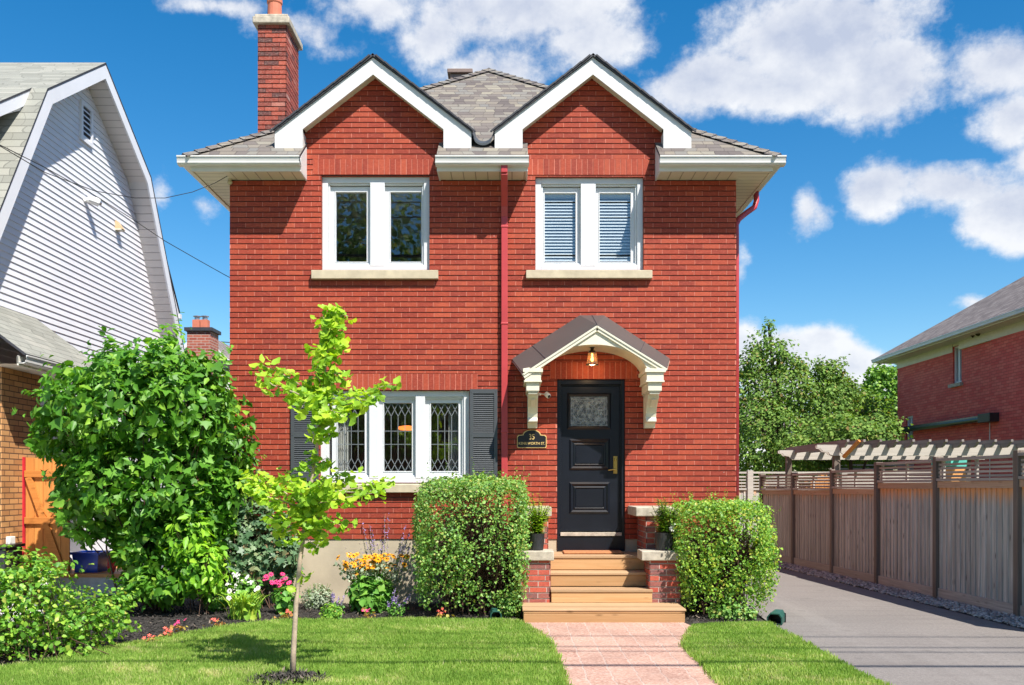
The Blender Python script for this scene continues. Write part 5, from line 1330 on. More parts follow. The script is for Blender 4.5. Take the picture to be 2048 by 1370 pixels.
perennial('creeper', 1465, 1236, .20, .30, 'low green creeper at the foot of the rounded hedge', 'leaf_hedge', 620, OVAL, .04, seed=12)

# downspout extensions in the beds
for (x, y, sc_, an, lb) in ((1549, 1250, 1., -.5, 'green plastic drain outlet by the driveway at the rounded hedge'), (992, 1240, .75, .15, 'dark green drain outlet at the foot of the square hedge')):
    b = G(x, y); mb = MB(); w, h, L = .085 * sc_, .115 * sc_, .22 * sc_; ca, sa = math.cos(an), math.sin(an)
    def rp(u, v, z): return (b[0] + u * ca - v * sa, b[1] + u * sa + v * ca, z)
    o_ = [(-w, 0), (w, 0), (w, h * .62), (w * .6, h), (-w * .6, h), (-w, h * .62)]
    for i in range(6):
        j = (i + 1) % 6; mb.quad([rp(o_[i][0], 0, .01 + o_[i][1]), rp(o_[j][0], 0, .01 + o_[j][1]), rp(o_[j][0] * .8, L, .03 + o_[j][1]), rp(o_[i][0] * .8, L, .03 + o_[i][1])])
        q = [(o_[i][0] * .84, .012 + o_[i][1] * .86), (o_[j][0] * .84, .012 + o_[j][1] * .86)]
        mb.quad([rp(o_[i][0], -.003, .01 + o_[i][1]), rp(o_[j][0], -.003, .01 + o_[j][1]), rp(q[1][0], -.003, q[1][1] + .004), rp(q[0][0], -.003, q[0][1] + .004)])
        mb.quad([rp(q[0][0], -.003, q[0][1] + .004), rp(q[1][0], -.003, q[1][1] + .004), rp(q[1][0], L * .8, q[1][1] + .01), rp(q[0][0], L * .8, q[0][1] + .01)], 1)
    mb.quad([rp(-w, L * .8, .01), rp(w, L * .8, .01), rp(w, L * .8, h), rp(-w, L * .8, h)], 1)
    o = mb.build('drain_outlet', ['green_drain', 'black_plastic'], origin=b); tag(o, lb, 'drain', 'drain outlets in the beds')
# ================================================================== fence along the driveway
fence = thing('wooden_fence', (5.6, 2, 0), 'weathered brown board fence with a slatted top along the driveway', 'fence')
def FX(d): return 6.555 - .065 * d
PD = [9.1, 10.9, 12.73, 14.5, 16.2, 18.05, 19.9]
PT_ = [1.95, 1.93, 1.91, 1.88, 1.80, 1.77, 1.76]
def lerp2(d, z, off=0.): return Vector((FX(d) + off, d - CD, z))
UPX = Vector((-1, -.065, 0)).normalized()
for i in range(len(PD) - 1):
    d0, d1 = PD[i] + .05, PD[i + 1] - .05; zt = [1.90, 1.885, 1.87, 1.775, 1.745, 1.735][i]; zl = zt - .285
    mb = MB(); n = int((d1 - d0) / .056); s = (d1 - d0) / n
    for k in range(n):
        a, b = (d0 + k * s + .004, d0 + (k + 1) * s - .004) if k % 2 else (d0 + k * s - .010, d0 + (k + 1) * s + .010); o = -.010 if k % 2 else .002
        A_, B_ = lerp2(a, 0, o), lerp2(b, 0, o); z0, z1 = .10, zl - .03; th = Vector((.018, 0, 0)); r = random.random()
        mb.quad([A_ + Vector((0, 0, z0)), A_ + Vector((0, 0, z1)), B_ + Vector((0, 0, z1)), B_ + Vector((0, 0, z0))], 0, r)
        mb.quad([B_ + Vector((0, 0, z0)), B_ + Vector((0, 0, z1)), B_ + th + Vector((0, 0, z1)), B_ + th + Vector((0, 0, z0))], 0, r)
        mb.quad([A_ + th + Vector((0, 0, z0)), A_ + th + Vector((0, 0, z1)), A_ + Vector((0, 0, z1)), A_ + Vector((0, 0, z0))], 0, r)
        mb.quad([A_ + th + Vector((0, 0, z0)), B_ + th + Vector((0, 0, z0)), B_ + th + Vector((0, 0, z1)), A_ + th + Vector((0, 0, z1))], 0, r)
    mb.build('board_panel', 'wood_fence', fence)
    mb = MB(); mb.bar(lerp2(d0, .085, -.01), lerp2(d1, .085, -.01), .04, .13)
    mb.build('bottom_rail', 'wood_rail', fence)
    mb = MB(); mb.bar(lerp2(d0, zl - .065, -.022), lerp2(d1, zl - .065, -.022), .03, .085); mb.build('top_board', 'wood_rail_warm', fence)
    mb = MB(); mb.bar(lerp2(d0, zl, -.004), lerp2(d1, zl, -.004), .095, .035); mb.build('rail', 'wood_rail', fence)
    mb = MB(); mb.bar(lerp2(d0, zt - .018, -.004), lerp2(d1, zt - .018, -.004), .11, .036); mb.build('rail', 'wood_rail', fence)
    mb = MB()
    for k in range(4):
        z = zl + .045 + k * .052; mb.bar(lerp2(d0, z, -.01), lerp2(d1, z, -.01), .018, .028)
    for f in (.04, .5, .96):
        dd = d0 + (d1 - d0) * f; mb.bar(lerp2(dd, zl + .017, .012), lerp2(dd, zt - .036, .012), .03, .05, up=(0, 1, 0))
    mb.build('lattice', 'wood_rail', fence)
for d, h in zip(PD, PT_):
    x = FX(d); y = d - CD; MB().box(x - .055, x + .055, y - .05, y + .05, 0, h).build('post', 'wood_post', fence, bevel=.005)
# rear cross fence with gate
rf = thing('wooden_fence', (4, 8.4, 0), 'sunlit board fence across the back yard behind the driveway', 'fence')
yb0 = 8.4
for a, b in ((2.0, 3.9), (4.0, 5.15), (5.25, 7.2), (7.3, 9.3)):
    mb = MB(); n = int((b - a) / .085); s = (b - a) / n
    for k in range(n): mb.box(a + k * s + .003, a + (k + 1) * s - .003, yb0 + (.008 if k % 2 else -.008), yb0 + .03, .08, 1.42)
    mb.build('board_panel', 'wood_fence', rf)
    mb = MB(); mb.box(a, b, yb0 - .03, yb0 + .06, 1.42, 1.46); mb.box(a, b, yb0 - .03, yb0 + .06, 1.78, 1.82)
    for k in range(4): mb.box(a, b, yb0 - .012, yb0 + .006, 1.49 + k * .068, 1.522 + k * .068)
    mb.build('lattice', 'wood_rail', rf)
for x in (3.95, 5.2, 7.25, 2.0): MB().box(x - .06, x + .06, yb0 - .06, yb0 + .06, 0, 1.85).build('post', 'wood_rail', rf)
hf = thing('wooden_fence', (5, 16, 0), 'orange board fence farthest back between the trees and the rear lattice', 'fence')
mb = MB()
for k in range(90): mb.box(.5 + k * .13, .5 + k * .13 + .12, 16, 16.03, 0, 1.95)
mb.build('board_panel', 'wood_gate', hf); mb = MB()
for z in (1.99, 2.1): mb = MB(); mb.box(.5, 12.2, 15.98, 16.04, z, z + .05); mb.build('rail', 'wood_rail', hf)

# pergola
pg = thing('pergola', (7, 5, 0), 'weathered grey pergola with sunlit beams standing behind the fence', 'pergola')
yn, yf_ = 3.83, 6.35
def beam(y, x0, x1, z0, z1):
    mb = MB(); pts = [(x0 + .28, z0), (x1, z0), (x1, z1), (x0, z1), (x0, z1 - .05), (x0 + .06, z1 - .065), (x0 + .10, z1 - .11), (x0 + .19, z1 - .125), (x0 + .22, z0 + .02)]
    mb.prism(pts, 'y', y - .02, y + .02); mb.build('beam', 'wood_pergola', pg)
beam(yn, 5.19, 9.3, 2.03, 2.215); beam(yn + .16, 5.22, 9.3, 2.03, 2.21); beam(yf_, 5.26, 9.3, 2.03, 2.215); beam(yf_ + .16, 5.28, 9.3, 2.03, 2.21)
for k in range(14):
    x = 5.59 + .273 * k; mb = MB()
    pts = [(yn - .38, 2.29), (yf_ + .6, 2.29), (yf_ + .6, 2.25), (yf_ + .5, 2.16), (yn - .2, 2.16), (yn - .28, 2.19), (yn - .31, 2.235), (yn - .38, 2.25)]
    mb.prism(pts, 'x', x - .02, x + .02); mb.build('rafter', 'wood_rafter', pg)
for x, y in ((5.55, yn + .08), (9.0, yn + .08), (5.47, yf_ + .08), (9.0, yf_ + .08)): MB().box(x - .05, x + .05, y - .055, y + .055, 0, 2.16).build('post', 'wood_post', pg)
mb = MB(); mb.bar((5.62, yn - .08, 2.0), (5.80, yn - .32, 2.27), .06, .05); mb.build('brace', 'wood_gate', pg)
mb = MB(); mb.tube([(5.60, yn - .03, 2.2), (5.58, yn - .05, 2.08), (5.66, yn - .05, 2.02), (5.70, yn - .04, 2.1), (5.73, yn - .05, 2.02)], .006, 6); cb = mb.build('cable', 'wire_black', origin=(5.6, yn, 2.1)); tag(cb, 'dark cable looped over the near corner of the pergola', 'cable')
sh = thing('play_shed', (8.1, 4.8, 0), 'teal and orange boarded yard shed glimpsed through the fence slats', 'shed')
d_ = 16.9; MB().box(X(1902, d_), X(1934, d_), 4.6, 5.4, 1.86, 2.02).build('panel', 'teal_paint', sh); mb = MB()
for k in range(16): mb.box(X(1902, d_), X(1932, d_), 4.6, 5.4, .02 + k * .115, .02 + k * .115 + .108)
mb.build('board_wall', 'orange_boards', sh)

# gravel along the fence
n = 6500; d = rng.uniform(8.6, 19.8, n); u = rng.uniform(-.46, .02, n); edge = .42
q = np.column_stack([FX(d) + u, d - CD, np.full(n, .004) + rng.uniform(0, .018, n) ])
ico = np.array([(0, 0, 1), (.89, 0, .45), (.28, .85, .45), (-.72, .53, .45), (-.72, -.53, .45), (.28, -.85, .45), (.72, .53, -.3), (-.28, .85, -.3), (-.89, 0, -.3), (-.28, -.85, -.3), (.72, -.53, -.3)], float)
icf = np.array([(0, 1, 2), (0, 2, 3), (0, 3, 4), (0, 4, 5), (0, 5, 1), (1, 6, 2), (2, 7, 3), (3, 8, 4), (4, 9, 5), (5, 10, 1), (2, 6, 7), (3, 7, 8), (4, 8, 9), (5, 9, 10), (1, 10, 6)])
s = rng.uniform(.012, .034, n); V, F, R_ = inst((ico * [1, .8, .6], icf), q, rdir(n) * .5 + [0, 0, 1], rdir(n), s, rng.uniform(0, 1, n))
tag(fast_mesh('gravel', V, F, R_, 'pebble'), 'strip of mixed grey pebbles between the driveway and the fence', 'gravel', kind='stuff')
mb = MB(); mb.quad([(FX(8.6) - .50, 8.6 - CD, .004), (FX(8.6) + .05, 8.6 - CD, .004), (FX(19.9) + .05, 19.9 - CD, .004), (FX(19.9) - .42, 19.9 - CD, .004)]); tag(mb.build('gravel_bed', 'mulch', origin=(5.5, 0, 0)), kind='structure')

# ================================================================== right neighbour
rh = thing('hip_roof_house', (14, 8, 0), 'red brick neighbour house with grey hip roof behind the fence on the right', 'house')
NX = 12.0; yN0, yN1 = -1.5, X(1, 1) * 0 + (NX * FPX / (1795 - HX)) - CD; zs = Z(724, yN1 + CD)
def nx(px, Xp=NX): return Xp * FPX / (px - HX) - CD           # photo x on the side wall -> y
def nz(px, py, Xp=NX): return CH + (HY - py) * (Xp / (px - HX))
wy0, wy1 = nx(1923), nx(1905.5); wz0, wz1 = nz(1905, 769), nz(1905, 694)
vy0, vy1 = nx(1826), nx(1812); vz0, vz1 = 2.3, nz(1812, 833)
zfr = nz(1795, 738)
mb = MB()
def sidewall(mb, y0, y1, z0, z1, holes, x=NX, mi=0):
    ys = sorted({y0, y1} | {h[0] for h in holes} | {h[1] for h in holes}); zz = sorted({z0, z1} | {h[2] for h in holes} | {h[3] for h in holes})
    for a, b in zip(ys, ys[1:]):
        for c, d in zip(zz, zz[1:]):
            if any(h[0] < (a + b) / 2 < h[1] and h[2] < (c + d) / 2 < h[3] for h in holes): continue
            mb.quad([(x, b, c), (x, a, c), (x, a, d), (x, b, d)], mi)
H_ = [(wy0, wy1, wz0, wz1), (vy0, vy1, vz0, vz1)]
sidewall(mb, yN0, yN1, 0, zfr, H_)
mb.quad([(NX, yN1, 0), (NX + 9, yN1, 0), (NX + 9, yN1, zs), (NX, yN1, zs)]); mb.quad([(NX, yN0, 0), (NX + 9, yN0, 0), (NX + 9, yN0, zs), (NX, yN0, zs)]); mb.quad([(NX + 9, yN0, 0), (NX + 9, yN1, 0), (NX + 9, yN1, zs), (NX + 9, yN0, zs)])
for h in H_:
    a, b, c, d = h
    mb.quad([(NX, b, c), (NX, b, d), (NX + .14, b, d), (NX + .14, b, c)]); mb.quad([(NX, a, c), (NX + .14, a, c), (NX + .14, a, d), (NX, a, d)]); mb.quad([(NX, a, d), (NX + .14, a, d), (NX + .14, b, d), (NX, b, d)])
mb.build('wall', 'brick_neighbour', rh)
mb = MB(); yb_ = nx(1986); mb.box(NX - .06, NX - .001, yN0 + .2, yb_, 0, zfr - .001, skip=''); mb.build('wall_projection', 'brick_neighbour', rh)
mb = MB(); mb.box(NX - .075, NX - .002, yN0, wy0 - .0, zfr, zs); mb.box(NX - .02, NX + .0, wy1, yN1 + .02, zfr, zs); mb.box(NX+.002, NX + .02, wy0, wy1, wz1, zs); mb.build('frieze', 'cream_paint', rh)
for (a, b, c, d), hasill in ((H_[0], 1), (H_[1], 0)):
    mb = MB(); f = .06
    mb.box(NX + .05, NX + .12, a, a + f, c, d); mb.box(NX + .05, NX + .12, b - f, b, c, d); mb.box(NX + .05, NX + .12, a + f, b - f, c, c + f); mb.box(NX + .05, NX + .12, a + f, b - f, d - f, d)
    mb.box(NX + .055, NX + .12, (a + b) / 2 - .04, (a + b) / 2 + .04, c + f, d - f)
    w = mb.build('window', 'white_vinyl', rh); MB().quad([(NX + .09, a + f, c + f), (NX + .09, b - f, c + f), (NX + .09, b - f, d - f), (NX + .09, a + f, d - f)]).build('pane', 'pane_glass', w)
    MB().box(NX + .13, NX + .14, a, b, c, d).build('blind', 'wall_inside', w)
    if hasill: MB().box(NX - .09, NX + .05, a - .1, b + .1, c - .09, c - .001).build('sill', 'concrete_cap', w)
ex, ez = 11.38, nz(1746, 719, 11.38); ey1 = 11.38 * FPX / (1746 - HX) - CD; ey0 = yN0 - .6
hw = 5.4; pr = .63
mb = MB()
slab(mb, [(ex, ey1, ez), (ex, ey0, ez), (ex + hw, ey0 + hw, ez + pr * hw), (ex + hw, ey1 - hw, ez + pr * hw)][::-1], .04)
slab(mb, [(ex, ey1, ez), (ex + 2 * hw, ey1, ez), (ex + hw, ey1 - hw, ez + pr * hw)], .04); slab(mb, [(ex, ey0, ez), (ex + 2 * hw, ey0, ez), (ex + hw, ey0 + hw, ez + pr * hw)], .04)
slab(mb, [(ex + 2 * hw, ey1, ez), (ex + 2 * hw, ey0, ez), (ex + hw, ey0 + hw, ez + pr * hw), (ex + hw, ey1 - hw, ez + pr * hw)], .04)
mb.build('roof', ['shingle_right', 'dark_edge'], rh)
mb = MB(); mb.quad([(NX - .0, ey0, zs), (ex + .08, ey0, zs), (ex + .08, ey1 - .1, zs), (NX, ey1 - .1, zs)]); mb.quad([(NX, yN1, zs - .002), (NX, ey1 - .1, zs - .002), (NX + 9, ey1 - .1, zs - .002), (NX + 9, yN1, zs - .002)]); mb.build('soffit', 'soffit_cream', rh)
mb = MB(); mb.box(ex + .07, ex + .09, ey0, ey1 - .09, zs - .02, ez); mb.box(ex + .09, ex + 9, ey1 - .11, ey1 - .09, zs - .02, ez); mb.build('fascia', 'cream_paint', rh)
mb = MB(); mb.prism([(ex + .07 + y, ez - .12 + z) for y, z in GP], 'y', ey0, ey1); mb.build('gutter', 'gutter_white', rh)
ya, yb2 = nx(1985, 11.8), nx(1806, 11.8); za = nz(1985, 835, 11.8); zb2 = nz(1806, 856, 11.8)
aw = thing('awning', (11.85, (ya + yb2) / 2, za), 'rolled-up dark green retractable awning on the neighbour wall', 'awning')
mb = MB(); mb.tube([(11.80, ya + .1, za), (11.80, yb2, za)], [.075, .075], 12); mb.box(11.74, 11.97, ya + .2, yb2, za + .02, za + .085); mb.build('cassette', 'awning_dark', aw)
mb = MB(); mb.box(11.70, 11.98, ya - .05, ya + .55, za - .10, za + .12); mb.build('motor_box', 'black_plastic', aw, bevel=.01); mb = MB(); mb.box(11.74, 11.98, yb2 - .06, yb2 + .06, za - .10, za + .10); mb.build('end_bracket', 'black_plastic', aw)
fl = thing('flood_light', (11.9, nx(1962, 11.95), nz(1962, 666, 11.95)), 'small dark twin flood light under the neighbour eave', 'lamp'); fy, fz = fl.location.y, fl.location.z
for k in (-1, 1):
    mb = MB(); mb.tube([(11.93, fy + k * .03, fz + .06), (11.84, fy + k * .13, fz), (11.78, fy + k * .17, fz - .06)], [.025, .05, .06], 10); mb.build('lamp_head', 'bronze', fl)
mb = MB(); mb.tube([(11.93, yb_ + .02, 0.2), (11.93, yb_ + .02, za - .1)], .012, 6); mb.build('cable_conduit', 'gutter_white', rh)

# ================================================================== left neighbour: gambrel house
gh = thing('gambrel_house', (-9, 4, 0), 'white-sided gambrel house with grey shingles on the left', 'house')
XR_, XW = -7.01, -7.40
KK = 7.01 * FPX
yp = KK / 812 - CD; zp = CH + 845 / 812 * 7.01
yfb, yrb = yp - 2.06, yp + 2.06; zb = CH + .8541 * 7.01
yfe, yre = yfb - 2.55, yrb + 2.55; ze = zb - 1.66 * 2.55
OUT = [(yfe, ze), (yfb, zb), (yp, zp), (yrb, zb), (yre, ze)]
XF = -17.
mb = MB()
for (a, b) in zip(OUT, OUT[1:]):
    pts = [(XR_, a[0], a[1]), (XR_, b[0], b[1]), (XF, b[0], b[1]), (XF, a[0], a[1])]; slab(mb, pts, .03)
mb.build('roof', ['shingle_grey', 'dark_edge'], gh)
# rake boards and rake soffit
def offs(t):
    """inward offset of the gambrel outline by t"""
    a1 = math.atan2(zb - ze, yfb - yfe); a2 = math.atan2(zp - zb, yp - yfb)
    pp = zp - t / math.cos(a2); m1, m2 = math.tan(a1), math.tan(a2)
    # upper line z = pp - m2*|y-yp|; lower line z = zb - t/cos(a1) - m1*(|y-yp|-2.06)
    c1 = zb - t / math.cos(a1) + m1 * 2.06; u = (c1 - pp) / (m1 - m2); zz = pp - m2 * u; ue = u + (zz - (ze - .0)) / m1
    return [(yp - ue, ze), (yp - u, zz), (yp, pp), (yp + u, zz), (yp + ue, ze)]
O1, O2 = offs(.035), offs(.235)
mb = MB()
for i in range(4):
    q = [O1[i], O1[i + 1], O2[i + 1], O2[i]]
    mb.prism([(p[0], p[1]) for p in q], 'x', XR_ - .005, XR_ - .035)
mb.build('rake_board', 'siding_white', gh)
mb = MB()
for i in range(4):
    a, b = O2[i], O2[i + 1]; mb.quad([(XR_ - .036, a[0], a[1] + .02), (XW - .02, a[0], a[1] + .02), (XW - .02, b[0], b[1] + .02), (XR_ - .036, b[0], b[1] + .02)])
mb.build('rake_soffit', 'soffit_grey', gh)
# clapboard courses
O3 = offs(.225)
def ysp(z):
    m2 = (O3[2][1] - O3[1][1]) / (O3[2][0] - O3[1][0]); m1 = (O3[1][1] - O3[0][1]) / (O3[1][0] - O3[0][0])
    u = (O3[2][1] - z) / m2 if z > O3[1][1] else (O3[2][0] - O3[1][0]) + (O3[1][1] - z) / m1
    return yp - u, yp + u
mb = MB(); z = 2.9; ph = .1016
while z < O3[2][1] - .03:
    z1 = min(z + ph, O3[2][1] - .005); a0, b0 = ysp(z); a1_, b1_ = ysp(z1)
    mb.quad([(XW + .016, a0, z), (XW + .016, b0, z), (XW + .002, b1_, z1), (XW + .002, a1_, z1)]); mb.quad([(XW, a0, z), (XW, b0, z), (XW + .016, b0, z), (XW + .016, a0, z)])
    z = z1
mb.quad([(XW - .01, yfe, 0), (XW - .01, yre, 0), (XW - .01, yre, 2.95), (XW - .01, yfe, 2.95)])
mb.quad([(XW, yfe + .5, 0), (XF, yfe + .5, 0), (XF, yfe + .5, 3.4), (XW, yfe + .5, 3.4)]); mb.quad([(XW, yre - .5, 0), (XF, yre - .5, 0), (XF, yre - .5, 3.4), (XW, yre - .5, 3.4)])
mb.build('siding', 'siding_white', gh)
mb = MB(); mb.quad([(XW, yfe + .498, 0), (XF, yfe + .498, 0), (XF, yfe + .498, 3.4), (XW, yfe + .498, 3.4)]); mb.build('front_wall', 'siding_boards', gh)
for wx, wy, wz in ((-9.2, yfe + .47, 1.0), (-12.5, yfe + .47, 1.0)):
    wn_ = MB(); ring(wn_, wx - .6, wx + .6, wz, wz + 1.5, .09, wy - .03, wy + .03); wn_.box(wx - .51, wx + .51, wy - .02, wy + .02, wz + .72, wz + .78); f_ = wn_.build('window', 'white_vinyl', gh); MB().quad([(wx - .51, wy + .01, wz + .09), (wx + .51, wy + .01, wz + .09), (wx + .51, wy + .01, wz + 1.41), (wx - .51, wy + .01, wz + 1.41)]).build('pane', 'black_plastic', f_)
def gx(px, Xp): return -Xp * FPX / (HX - px) - CD if Xp < 0 else 0
def gy(px, Xp=XW): return abs(Xp) * FPX / (HX - px) - CD
def gz(px, py, Xp=XW): return CH + (HY - py) * abs(Xp) / (HX - px)
# louvred vent
va, vb = gy(157.5), gy(181); vz0_, vz1_ = gz(158, 278), gz(157.5, 198)
mb = MB(); x0, x1 = XW - .02, XW + .05
mb.box(x0, x1, va, va + .07, vz0_, vz1_); mb.box(x0, x1, vb - .07, vb, vz0_, vz1_); mb.box(x0, x1, va + .07, vb - .07, vz0_, vz0_ + .07); mb.box(x0, x1, va + .07, vb - .07, vz1_ - .07, vz1_)
mb.box(XW + .017, XW + .02, va + .07, vb - .07, vz0_ + .07, vz1_ - .07, 1)
n = 6
for k in range(n):
    zk = vz0_ + .07 + (vz1_ - vz0_ - .14) * k / n; mb.quad([(XW + .046, va + .07, zk), (XW + .046, vb - .07, zk), (XW + .022, vb - .07, zk + .05), (XW + .022, va + .07, zk + .05)])
mb.build('gable_vent', ['siding_white', 'dark_edge'], gh)
# side lean-to roof with gutter over the brick wall
zt_, XG, zg = CH + .3486 * 7.40 , -6.16, CH + (HY - 692) / 1024 * 6.16
yl0, yl1 = yfe + .3, 2.4
mb = MB(); slab(mb, [(XW + .02, yl0, zt_), (XG - .02, yl0, zg), (XG - .02, yl1, zg), (XW + .02, yl1, zt_)], .03); mb.build('lean_to_roof', ['shingle_grey', 'dark_edge'], gh)
mb = MB(); mb.quad([(XW, yl1, zg - .1), (XG - .05, yl1, zg - .1), (XG - .05, yl1, zg - .02), (XW + .02, yl1, zt_ - .03)]); mb.build('end_board', 'siding_white', gh)
mb = MB(); mb.prism([(XG - .13 - y, zg - .125 + z) for y, z in GP], 'y', yl0, yl1); mb.build('gutter', 'gutter_white', gh)
BXW = -6.65
mb = MB(); mb.quad([(BXW - .01, yl0, zg - .13), (XG - .12, yl0, zg - .13), (XG - .12, yl1, zg - .13), (BXW - .01, yl1, zg - .13)]); mb.box(XG - .135, XG - .115, yl0, yl1, zg - .15, zg - .03); mb.build('soffit', 'soffit_cream', gh)
mb = MB(); mb.quad([(BXW, yl0 + .3, 0), (BXW, 1.05, 0), (BXW, 1.05, zg - .131), (BXW, yl0 + .3, zg - .131)]); mb.quad([(BXW, 1.05, 0), (XW, 1.05, 0), (XW, 1.05, zg - .131), (BXW, 1.05, zg - .131)]); mb.quad([(BXW, yl0 + .3, 0), (XW, yl0 + .3, 0), (XW, yl0 + .3, zg - .131), (BXW, yl0 + .3, zg - .131)])
mb.build('brick_wall', 'brick_tan', gh)
mb = MB(); mb.box(BXW - .5, BXW - .05, 1.06, 1.16, 1.2, 2.2); mb.build('corner_trim', 'white_trim', gh)
# front shed dormer
dmx = -7.25; m2 = (zp - zb) / 2.06; yd = yfb - 1.9; zd = zb - m2 * 1.9
mb = MB(); slab(mb, [(dmx, yfb + .02, zb + .012 + .01), (dmx, yd, zd + .01), (XF, yd, zd + .01), (XF, yfb + .02, zb + .022)], .03); 
mb.build('dormer_roof', ['shingle_grey', 'dark_edge'], gh)
mb = MB(); mb.prism([(yfb + .0, zb - .015), (yd, zd - .02), (yd, zd - .20), (yfb - .22, zb - .36)], 'x', dmx - .005, dmx - .03); mb.build('dormer_fascia', 'siding_white', gh)
mb = MB(); cx = -7.75; z = zd - 1.9; ml = 1.66
while z < zb - .1:
    z1 = z + ph; ya_ = max(yd + .25, yfb - (zb - z) / m2 ); yb_2 = yfb - (zb - z) / ml
    def rr(zq): return (max(yd + .3, yp - (zp - .2 - zq) / m2), yfb - (zb - zq) / ml + .02)
    (a0, b0), (a1_, b1_) = rr(z), rr(z1)
    a0 = yd + .3 if z < zd - .2 else yfb - (zb - .16 - z) / m2; a1_ = yd + .3 if z1 < zd - .2 else yfb - (zb - .16 - z1) / m2
    if b0 > a0 and b1_ > a1_: mb.quad([(cx + .016, a0, z), (cx + .016, b0, z), (cx + .002, b1_, z1), (cx + .002, a1_, z1)]); mb.quad([(cx, a0, z), (cx, b0, z), (cx + .016, b0, z), (cx + .016, a0, z)])
    z = z1
mb.quad([(cx, yd + .3, zd - 1.9), (XF, yd + .3, zd - 1.9), (XF, yd + .3, zd - .1), (cx, yd + .3, zd - .1)])
mb.build('dormer_wall', 'siding_boards', gh)
wy = yd + .28; wx = -9.4; wz = zd - 1.35; wn_ = MB(); ring(wn_, wx - .7, wx + .7, wz, wz + 1.05, .09, wy - .03, wy + .015); f_ = wn_.build('window', 'white_vinyl', gh); MB().quad([(wx - .61, wy - .001, wz + .09), (wx + .61, wy - .001, wz + .09), (wx + .61, wy - .001, wz + .96), (wx - .61, wy - .001, wz + .96)]).build('pane', 'black_plastic', f_)
mb = MB(); mb.prism([(yfb, zb - .3), (yd, zd - .1), (yd, zd - .06), (yfb, zb - .06)], 'x', cx, dmx - .03); mb.build('dormer_soffit', 'soffit_grey', gh)
# rear shed dormer tip
mb = MB(); dr = -7.3; ylo = yrb + 2.35; zlo = zb - .95 * 2.35
mb.prism([(yrb + .9, zb - .45), (ylo, zlo), (ylo, zlo - .18), (yrb + 1.0, zb - 1.4)], 'x', dr, dr - .5, 0); mb.prism([(yrb + .9, zb - .44), (ylo + .02, zlo + .01), (ylo + .02, zlo + .035), (yrb + .9, zb - .40)], 'x', dr + .02, XF, 1)
mb.box(dr + .02, dr - 2, ylo + .0, ylo + .12, zlo - .10, zlo - .0); mb.build('rear_dormer', ['siding_white', 'dark_edge'], gh)
# gable fittings
fx_, fy_, fz_ = XW, gy(168), gz(168, 401)
o = thing('wall_light', (XW + .02, fy_, fz_), 'white cylindrical fitting on the white siding where the wires land', 'lamp'); mb = MB(); mb.tube([(XW + .01, fy_, fz_), (XW + .08, fy_ - .0, fz_ + .03)], [.05, .03], 10); mb.build('mount', 'white_plastic', o)
mb = MB(); mb.tube([(XW + .07, fy_ + .0, fz_ + .03), (XW + .20, fy_ + .12, fz_ + .0)], [.065, .075], 14); mb.build('head', 'white_plastic', o); mb = MB(); mb.tube([(XW + .2, fy_ + .12, fz_), (XW + .235, fy_ + .15, fz_ - .01)], [.05, .04], 12); mb.build('lens', 'steel', o)
fy_, fz_ = gy(232), gz(232, 455)
o = thing('vent_hood', (XW + .02, fy_, fz_), 'small tan triangular vent hood on the white siding', 'vent'); mb = MB(); mb.prism([(XW + .01, fz_ + .12), (XW + .03, fz_ + .12), (XW + .15, fz_ - .04), (XW + .01, fz_ - .04)], 'y', fy_ - .07, fy_ + .07); mb.build('hood', 'vent_tan', o); mb = MB(); mb.box(XW + .012, XW + .13, fy_ - .08, fy_ + .08, fz_ - .06, fz_ - .042); mb.build('flap', 'fascia_tan', o)

# gate, deck and clutter between the houses
gd_ = 12.9; gX0, gX1 = X(48, gd_), X(48, gd_) + .62; gY = gd_ - CD; gz0, gz1 = Z(1142, gd_), Z(915, gd_)
gt = thing('wooden_gate', (gX0, gY, gz0), 'orange cedar gate with a diagonal brace standing open', 'gate')
n = 5; s = (gX1 - gX0 - .02) / n
mb = MB()
for k in range(n): mb.box(gX0 + .02 + k * s + .003, gX0 + .02 + (k + 1) * s - .003, gY, gY + .022, gz0, gz1 - (k * .004))
mb.build('board_panel', 'wood_gate', gt)
mb = MB(); zr0, zr1, zr2 = Z(1140, gd_) + .03, Z(1041, gd_), Z(948, gd_)
for z in (zr0, zr1, zr2): mb = MB(); mb.box(gX0 + .02, gX1, gY - .038, gY - .001, z - .045, z + .045); mb.build('rail', 'wood_gate_rail', gt, bevel=.004)
mb = MB(); mb.bar((gX0 + .07, gY - .019, zr2 - .045), (gX0 + .50, gY - .019, zr0 + .045), .034, .085, up=(0, 0, 1)); mb.build('brace', 'wood_gate_rail', gt)
MB().box(gX0 - .012, gX0 + .014, gY - .04, gY + .03, gz0 - .3, gz1 + .005).build('edge_post', 'red_post', gt)
dk = thing('porch_deck', (-5.9, 1.6, 0), 'low orange deck on a whitewashed stone base beside the gate', 'deck'); dz = Z(1147, 13.2)
MB().box(X(95, 13.2), X(245, 13.2), .85, 2.2, dz - .05, dz).build('deck_boards', 'orange_boards', dk); MB().box(X(98, 13.2), X(242, 13.2), .88, 2.2, 0, dz - .051).build('stone_base', 'stone_white', dk)
bX0, bX1 = X(150, 13.4), X(203, 13.4)
bn = thing('recycling_bin', ((bX0 + bX1) / 2, 1.2, dz), 'bright blue plastic recycling bin on the orange deck', 'bin')
mb = MB(); zt2 = dz + .27
a_, b_ = (bX0 + .03, bX1 - .03), (bX0, bX1)
